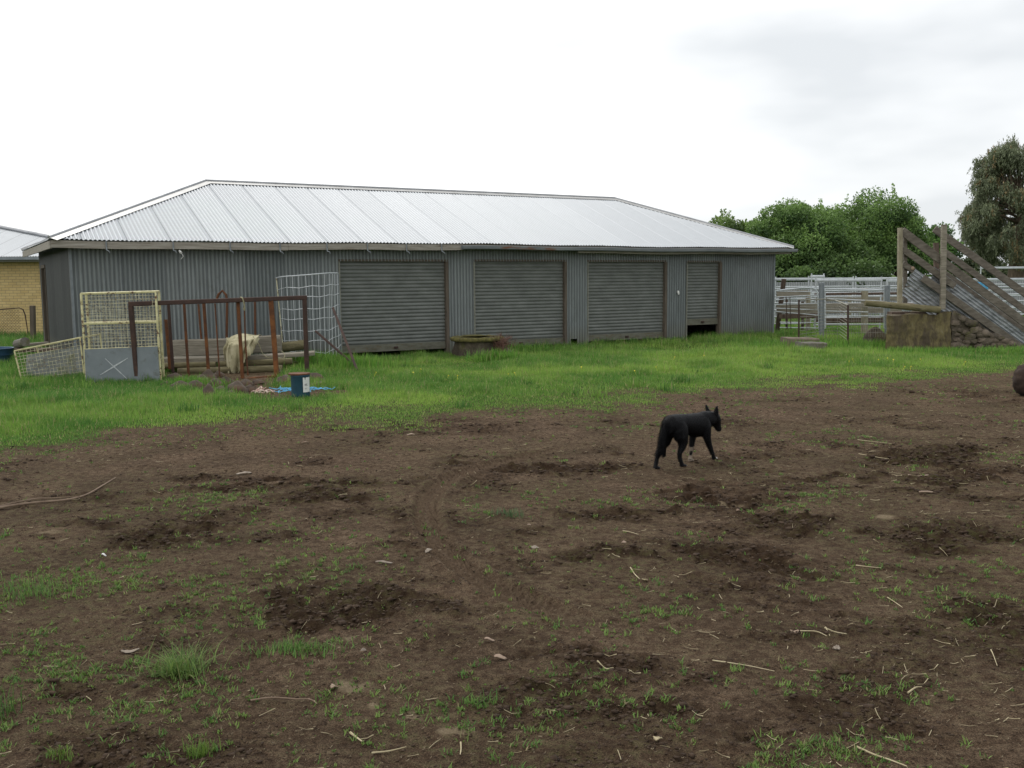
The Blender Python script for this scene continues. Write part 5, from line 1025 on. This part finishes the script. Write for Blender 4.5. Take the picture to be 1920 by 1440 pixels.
for i, (P, r, label) in enumerate(((((1606, 1406), (1640, 1420), (1668, 1431), (1700, 1445)), .004, 'longest straw stalk at the bottom right of the picture'), (((1610, 851), (1660, 858), (1712, 862)), .004, 'straw stalk right of the dog, lower of the two long ones'), (((1608, 825), (1640, 828), (1672, 831)), .004, 'straw stalk right of the dog, upper of the two long ones'),
        (((1546, 1180), (1565, 1187), (1587, 1195)), .0035, 'straight straw stalk topping the small straw heap'), (((1500, 1187), (1530, 1190), (1550, 1196)), .0035, 'straw stalk across the small straw heap'), (((1548, 1182), (1556, 1196)), .003, 'short straw stalk crossing inside the small straw heap'), (((1605, 1061), (1625, 1065), (1652, 1069)), .0035, 'bright straw stalk in the middle of the right yard'),
        (((1664, 1121), (1680, 1132), (1692, 1142)), .003, 'slanting straw stalk below the bright one on the right'), (((1702, 1301), (1716, 1295), (1728, 1289)), .0045, 'thick short straw stalk in the right foreground'), (((1336, 1242), (1400, 1254), (1452, 1262)), .003, 'long faint straw stalk in the lower middle right'), (((657, 1382), (668, 1390), (679, 1398)), .005, 'short thick straw piece in the lower left foreground'),
        (((697, 1420), (730, 1416), (762, 1410)), .0035, 'curved straw stalk near the bottom left of centre'), (((864, 1402), (864.5, 1415), (863, 1428)), .0035, 'upright lying straw at the bottom centre'), (((1182, 1070), (1190, 1080), (1199, 1092)), .004, 'straw bit above the pale leaf in the churned centre'), (((1168, 1000), (1182, 1004), (1197, 1008)), .0035, 'straw bit right of the tyre track curve'),
        (((1120, 1246), (1135, 1254), (1150, 1262)), .004, 'straw stalk in the churned soil below centre'), (((1858, 1216), (1862, 1228), (1870, 1246)), .003, 'bent straw stalk at the far right foreground'))):
    ground_stick(P, r, 'straw_stalk', 'straw', label, 'straw', 'long straw stalks in the yard', .008)
def scrap(px, py, L, W, name, mat, label, rz, group):
    c = G(px, py); z = float(gheight(np.array([c[0]]), np.array([c[1]]))[0]); n = 7; vs = []; fs = []; q0 = random.uniform(0, 9)
    for i in range(n+1):
        u_ = i/n; hw = W*.5*(math.sin(math.pi*(.08+.88*u_))**.7)*(1+.2*math.sin(q0+i*2.3))
        for s_ in (-1, 0, 1): vs.append(((u_-.5)*L*.8, s_*hw, .008+.007*math.sin(u_*4+q0)+abs(s_)*.006))
    for i in range(n):
        for j in range(2): a = i*3+j; fs.append((a, a+3, a+4, a+1))
    o = MB().add(vs, fs).build(name, M[mat], None, True); o.location = (c[0], c[1], z); o.rotation_euler = (random.uniform(-.1, .1), 0, rz); mo = o.modifiers.new('thickness', 'SOLIDIFY'); mo.thickness = .003; return tag(o, label, 'leaf' if 'leaf' in name else 'scrap', group)
for a in ((244, 1223, .10, .035, 'paper_scrap', 'paper', 'pinkish pale curled scrap left of the big foreground tuft', .2), (720, 1060, .13, .025, 'dead_leaf', 'paper', 'long pale grey leaf left of the tyre track', .1), (804, 1040, .07, .035, 'dead_leaf', 'paper', 'pale upright curled leaf beside the tyre track', .9), (457, 888, .17, .05, 'paper_scrap', 'paper', 'white crumpled scrap on the dark soil in the left yard', .2),
          (1209, 1093, .05, .03, 'dead_leaf', 'straw', 'yellowish leaf in the churned soil at centre right', 1.2), (1234, 1395, .06, .03, 'dead_leaf', 'straw', 'pale yellow leaf on edge at the bottom right of centre', 1.1), (1568, 1220, .055, .03, 'dead_leaf', 'paper', 'pinkish leaf below the small straw heap', 1.0), (195, 1046, .035, .02, 'paper_scrap', 'white', 'tiny white scrap in the left middle of the yard', .1),
          (1490, 1192, .05, .025, 'dead_leaf', 'deadleaf', 'tan leaf just left of the small straw heap', .3), (938, 1241, .07, .03, 'bark_piece', 'deadleaf', 'pinkish bark piece in the churned soil, lower of two', .0), (918, 1211, .06, .025, 'bark_piece', 'deadleaf', 'pinkish bark piece in the churned soil, upper of two', .1), (770, 817, .11, .05, 'dead_leaf', 'deadleaf', 'pale leaf on the soil below the lawn edge', .1), (627, 1297, .04, .03, 'dead_leaf', 'deadleaf', 'pinkish leaf beside the largest tan soil patch', .7),
          (1385, 955+5, .05, .03, 'bark_piece', 'twig', 'brown bark flake right of the sandy patch', .2), (1722, 895, .22, .05, 'bark_piece', 'deadleaf', 'orange-tan bark flake in the churned soil at right', .05), (1748, 925, .26, .08, 'bark_piece', 'twig', 'dark brown bark slab in the right yard', .05), (572, 833-2, .1, .03, 'dead_leaf', 'twig', 'tan leaf on the soil nearest the lawn', .3)):
    scrap(*a, 'leaves and scraps in the yard')
#SPLIT
# ------------------------------------------------------------------ dog
DOG = np.array([1.63, 8.85]); gzd = float(gheight(np.array([DOG[0]]), np.array([DOG[1]]))[0])
dog = thing('dog', (DOG[0], DOG[1], gzd), 'black prick-eared sheepdog with white front paws walking away with head lowered', 'dog', None, R(44), True)
mb = MB()
def orings(st, n=20):
    """st: (x, y, z, half width, half height); rings stand across the path"""
    rings = []
    for i, (x, y, z, w_, h_) in enumerate(st):
        a, b_ = st[max(i-1, 0)], st[min(i+1, len(st)-1)]; d = Vector((b_[0]-a[0], b_[1]-a[1], b_[2]-a[2])).normalized(); s_ = Vector((0, 1, 0)); s_ = (s_-d*s_.dot(d)).normalized(); u = d.cross(s_)
        rings.append([Vector((x, y, z))+s_*w_*math.cos(2*math.pi*k/n)+u*h_*math.sin(2*math.pi*k/n) for k in range(n)])
    return rings
def body(st): mb.loft(orings(st))
body([(-.32, 0, .395, .02, .03), (-.305, 0, .400, .060, .065), (-.26, 0, .403, .088, .092), (-.19, 0, .403, .088, .094), (-.10, 0, .402, .076, .086), (0, 0, .388, .080, .092), (.10, 0, .370, .088, .106), (.18, 0, .360, .089, .112), (.25, 0, .362, .082, .105), (.31, 0, .375, .058, .082), (.335, 0, .378, .03, .04)])
body([(.20, 0, .39, .07, .08), (.27, 0, .395, .074, .084), (.34, 0, .395, .068, .078), (.40, 0, .392, .058, .064), (.43, 0, .39, .045, .045)])   # neck
body([(.385, 0, .440, .028, .02), (.395, 0, .430, .052, .042), (.425, 0, .405, .064, .056), (.455, 0, .372, .060, .054), (.480, 0, .340, .042, .045), (.500, 0, .308, .031, .036), (.522, 0, .278, .027, .030), (.534, 0, .262, .017, .018)])   # head
for s_ in (-1, 1):   # pricked ears
    e_ = [(.408, s_*.036, .425, .032, .016), (.402, s_*.046, .460, .028, .011), (.396, s_*.056, .494, .017, .008), (.392, s_*.062, .524, .005, .006)]; mb.loft(orings(e_, 12))
def leg(st): mb.loft(orings([(x, y, z, r, r*k) for x, y, z, r, k in st], 14))
# trailing left hind leg
leg([(-.20, .045, .42, .045, 1.4), (-.215, .055, .36, .055, 1.55), (-.225, .06, .30, .050, 1.4), (-.245, .062, .245, .040, 1.3), (-.30, .062, .19, .026, 1.25), (-.355, .06, .145, .0185, 1.2), (-.375, .06, .10, .0165, 1.1), (-.392, .06, .05, .017, 1.1), (-.398, .06, .022, .020, 1.1), (-.392, .06, .006, .015, 1)])
mb.loft(orings([(-.405, .06, .016, .014, .014), (-.38, .06, .020, .023, .018), (-.352, .06, .013, .023, .013), (-.338, .06, .010, .012, .008)], 12))
# right hind leg under the body
leg([(-.19, -.045, .42, .045, 1.4), (-.185, -.058, .36, .056, 1.6), (-.17, -.064, .30, .052, 1.45), (-.15, -.066, .245, .040, 1.3), (-.165, -.064, .19, .028, 1.25), (-.195, -.06, .145, .019, 1.2), (-.188, -.06, .10, .0165, 1.1), (-.168, -.06, .055, .017, 1.1), (-.152, -.06, .022, .020, 1.1), (-.148, -.06, .006, .015, 1)])
mb.loft(orings([(-.16, -.06, .016, .014, .014), (-.135, -.06, .020, .024, .018), (-.105, -.06, .013, .024, .013), (-.09, -.06, .010, .012, .008)], 12))
# right foreleg reaching forward
leg([(.20, -.045, .40, .040, 1.5), (.215, -.055, .34, .048, 1.4), (.225, -.06, .285, .040, 1.3), (.24, -.062, .235, .030, 1.2), (.275, -.06, .17, .0225, 1.15), (.315, -.058, .105, .0185, 1.1), (.345, -.057, .055, .0165, 1.1), (.36, -.056, .022, .019, 1), (.365, -.056, .008, .014, 1)])
mb.loft(orings([(.345, -.056, .018, .014, .014), (.37, -.056, .020, .022, .018), (.395, -.056, .013, .022, .013), (.41, -.056, .010, .012, .008)], 12))
# left foreleg carried back
leg([(.20, .045, .40, .040, 1.5), (.205, .055, .34, .046, 1.4), (.195, .06, .285, .038, 1.3), (.18, .062, .235, .029, 1.2), (.165, .06, .17, .022, 1.15), (.155, .06, .105, .0185, 1.1), (.145, .06, .055, .0165, 1.1), (.135, .06, .022, .019, 1), (.135, .06, .008, .014, 1)])
mb.loft(orings([(.12, .06, .018, .014, .014), (.145, .06, .020, .022, .018), (.17, .06, .013, .022, .013), (.185, .06, .010, .012, .008)], 12))
# tail hanging in a low curve
body([(-.28, 0, .43, .014, .016), (-.315, .0, .405, .022, .024), (-.345, .0, .365, .027, .03), (-.365, .0, .31, .031, .036), (-.372, .0, .255, .03, .036), (-.365, .0, .205, .024, .030), (-.348, .0, .16, .015, .019), (-.328, .0, .125, .004, .005)])
M['fur'] = leafmat('black_fur', 0, .55); M['fur'].node_tree.nodes['Principled BSDF'].inputs['Specular IOR Level'].default_value = .18
tmp = mb.build('body_tmp', M['fur'], dog); rm = tmp.modifiers.new('r', 'REMESH'); rm.mode = 'VOXEL'; rm.voxel_size = .0055; sm_ = tmp.modifiers.new('s', 'SMOOTH'); sm_.iterations = 5; sm_.factor = .5
dg = bpy.context.evaluated_depsgraph_get(); me = bpy.data.meshes.new_from_object(tmp.evaluated_get(dg)); me.name = 'body'; bpy.data.objects.remove(tmp)
nv_ = len(me.vertices); co = np.zeros(nv_*3); me.vertices.foreach_get('co', co); co = co.reshape(-1, 3); no = np.zeros(nv_*3); me.vertices.foreach_get('normal', no); no = no.reshape(-1, 3)
def furcol(p):
    n = len(p); nz_ = fbm(p[:, 0]*40+p[:, 1]*31, p[:, 2]*40, 3, 200); c = np.array([.0075, .0075, .0085])*(.6+.8*nz_)[:, None]; fl2 = (p[:, 0] > .08) & (p[:, 1] > 0) & (p[:, 2] < .135+.02*nz_); wh = fl2 & (nz_ > .36)
    c[wh] = np.array([.33, .27, .21])*rng.uniform(.7, 1.2, (wh.sum(), 1)); fr2 = (p[:, 0] > .372) & (p[:, 2] < .034) & (p[:, 1] < 0); c[fr2] = (.50, .46, .42)
    hr2 = (p[:, 0] > -.115) & (p[:, 0] < -.05) & (p[:, 2] < .02) & (p[:, 1] < 0); c[hr2] = (.30, .25, .21); return c
ca = me.color_attributes.new('Col', 'FLOAT_COLOR', 'POINT'); c4 = np.ones((nv_, 4), np.float32); c4[:, :3] = furcol(co); ca.data.foreach_set('color', c4.ravel()); me.materials.clear(); link('body', me, M['fur'], dog, True)
# coat: short hairs lying back over the body, longer on ruff, thighs and tail
nf_ = 60000; pi = rng.integers(0, nv_, nf_); p = co[pi]+rng.normal(0, .002, (nf_, 3)); nn_ = no[pi]
Lh = np.full(nf_, .014); Lh = np.where((p[:, 0] < -.30) & (p[:, 2] > .13), .036, Lh); Lh = np.where((np.abs(p[:, 0]-.28) < .09) & (p[:, 2] > .33), .018, Lh); Lh = np.where((p[:, 0] < -.2) & (p[:, 2] > .22) & (p[:, 2] < .36) & (p[:, 0] > -.3), .02, Lh); Lh = np.where(p[:, 2] < .06, .004, Lh); Lh = np.where((p[:, 0] > .40), .006, Lh)
Lh = Lh*rng.uniform(.5, 1.3, nf_); flow = np.array([-.7, 0, -.55])[None]+nn_*.45+rng.normal(0, .15, (nf_, 3)); flow /= np.linalg.norm(flow, axis=1)[:, None]; sd2 = np.cross(flow, nn_); sd2 /= np.linalg.norm(sd2, axis=1)[:, None]+1e-9
V = np.stack([p-sd2*.0011, p+sd2*.0011, p+flow*Lh[:, None]], 1).reshape(-1, 3); arr('fur', V, np.arange(nf_*3).reshape(-1, 3), M['fur'], dog, False, np.repeat(furcol(p), 3, axis=0))
M['wet'] = pm('wet_black', [(.3, (.006, .006, .006)), (.7, (.012, .011, .010))], 20, .2, 0, (1, 1, 1), 0)
def ball(c, r, sc=(1, 1, 1), n=10):
    m2 = MB(); m2.loft([[(c[0]+sc[0]*r*math.sin(t_)*math.cos(a_), c[1]+sc[1]*r*math.sin(t_)*math.sin(a_), c[2]+sc[2]*r*math.cos(t_)) for a_ in np.linspace(0, 2*math.pi, n+1)[:-1]] for t_ in np.linspace(.05, math.pi-.05, 7)]); return m2
for s_ in (-1, 1): ball((.486, s_*.040, .366), .0085).build('eye', M['wet'], dog, True)
ball((.540, 0, .262), .012, (.8, 1.1, .8)).build('nose', M['wet'], dog, True)
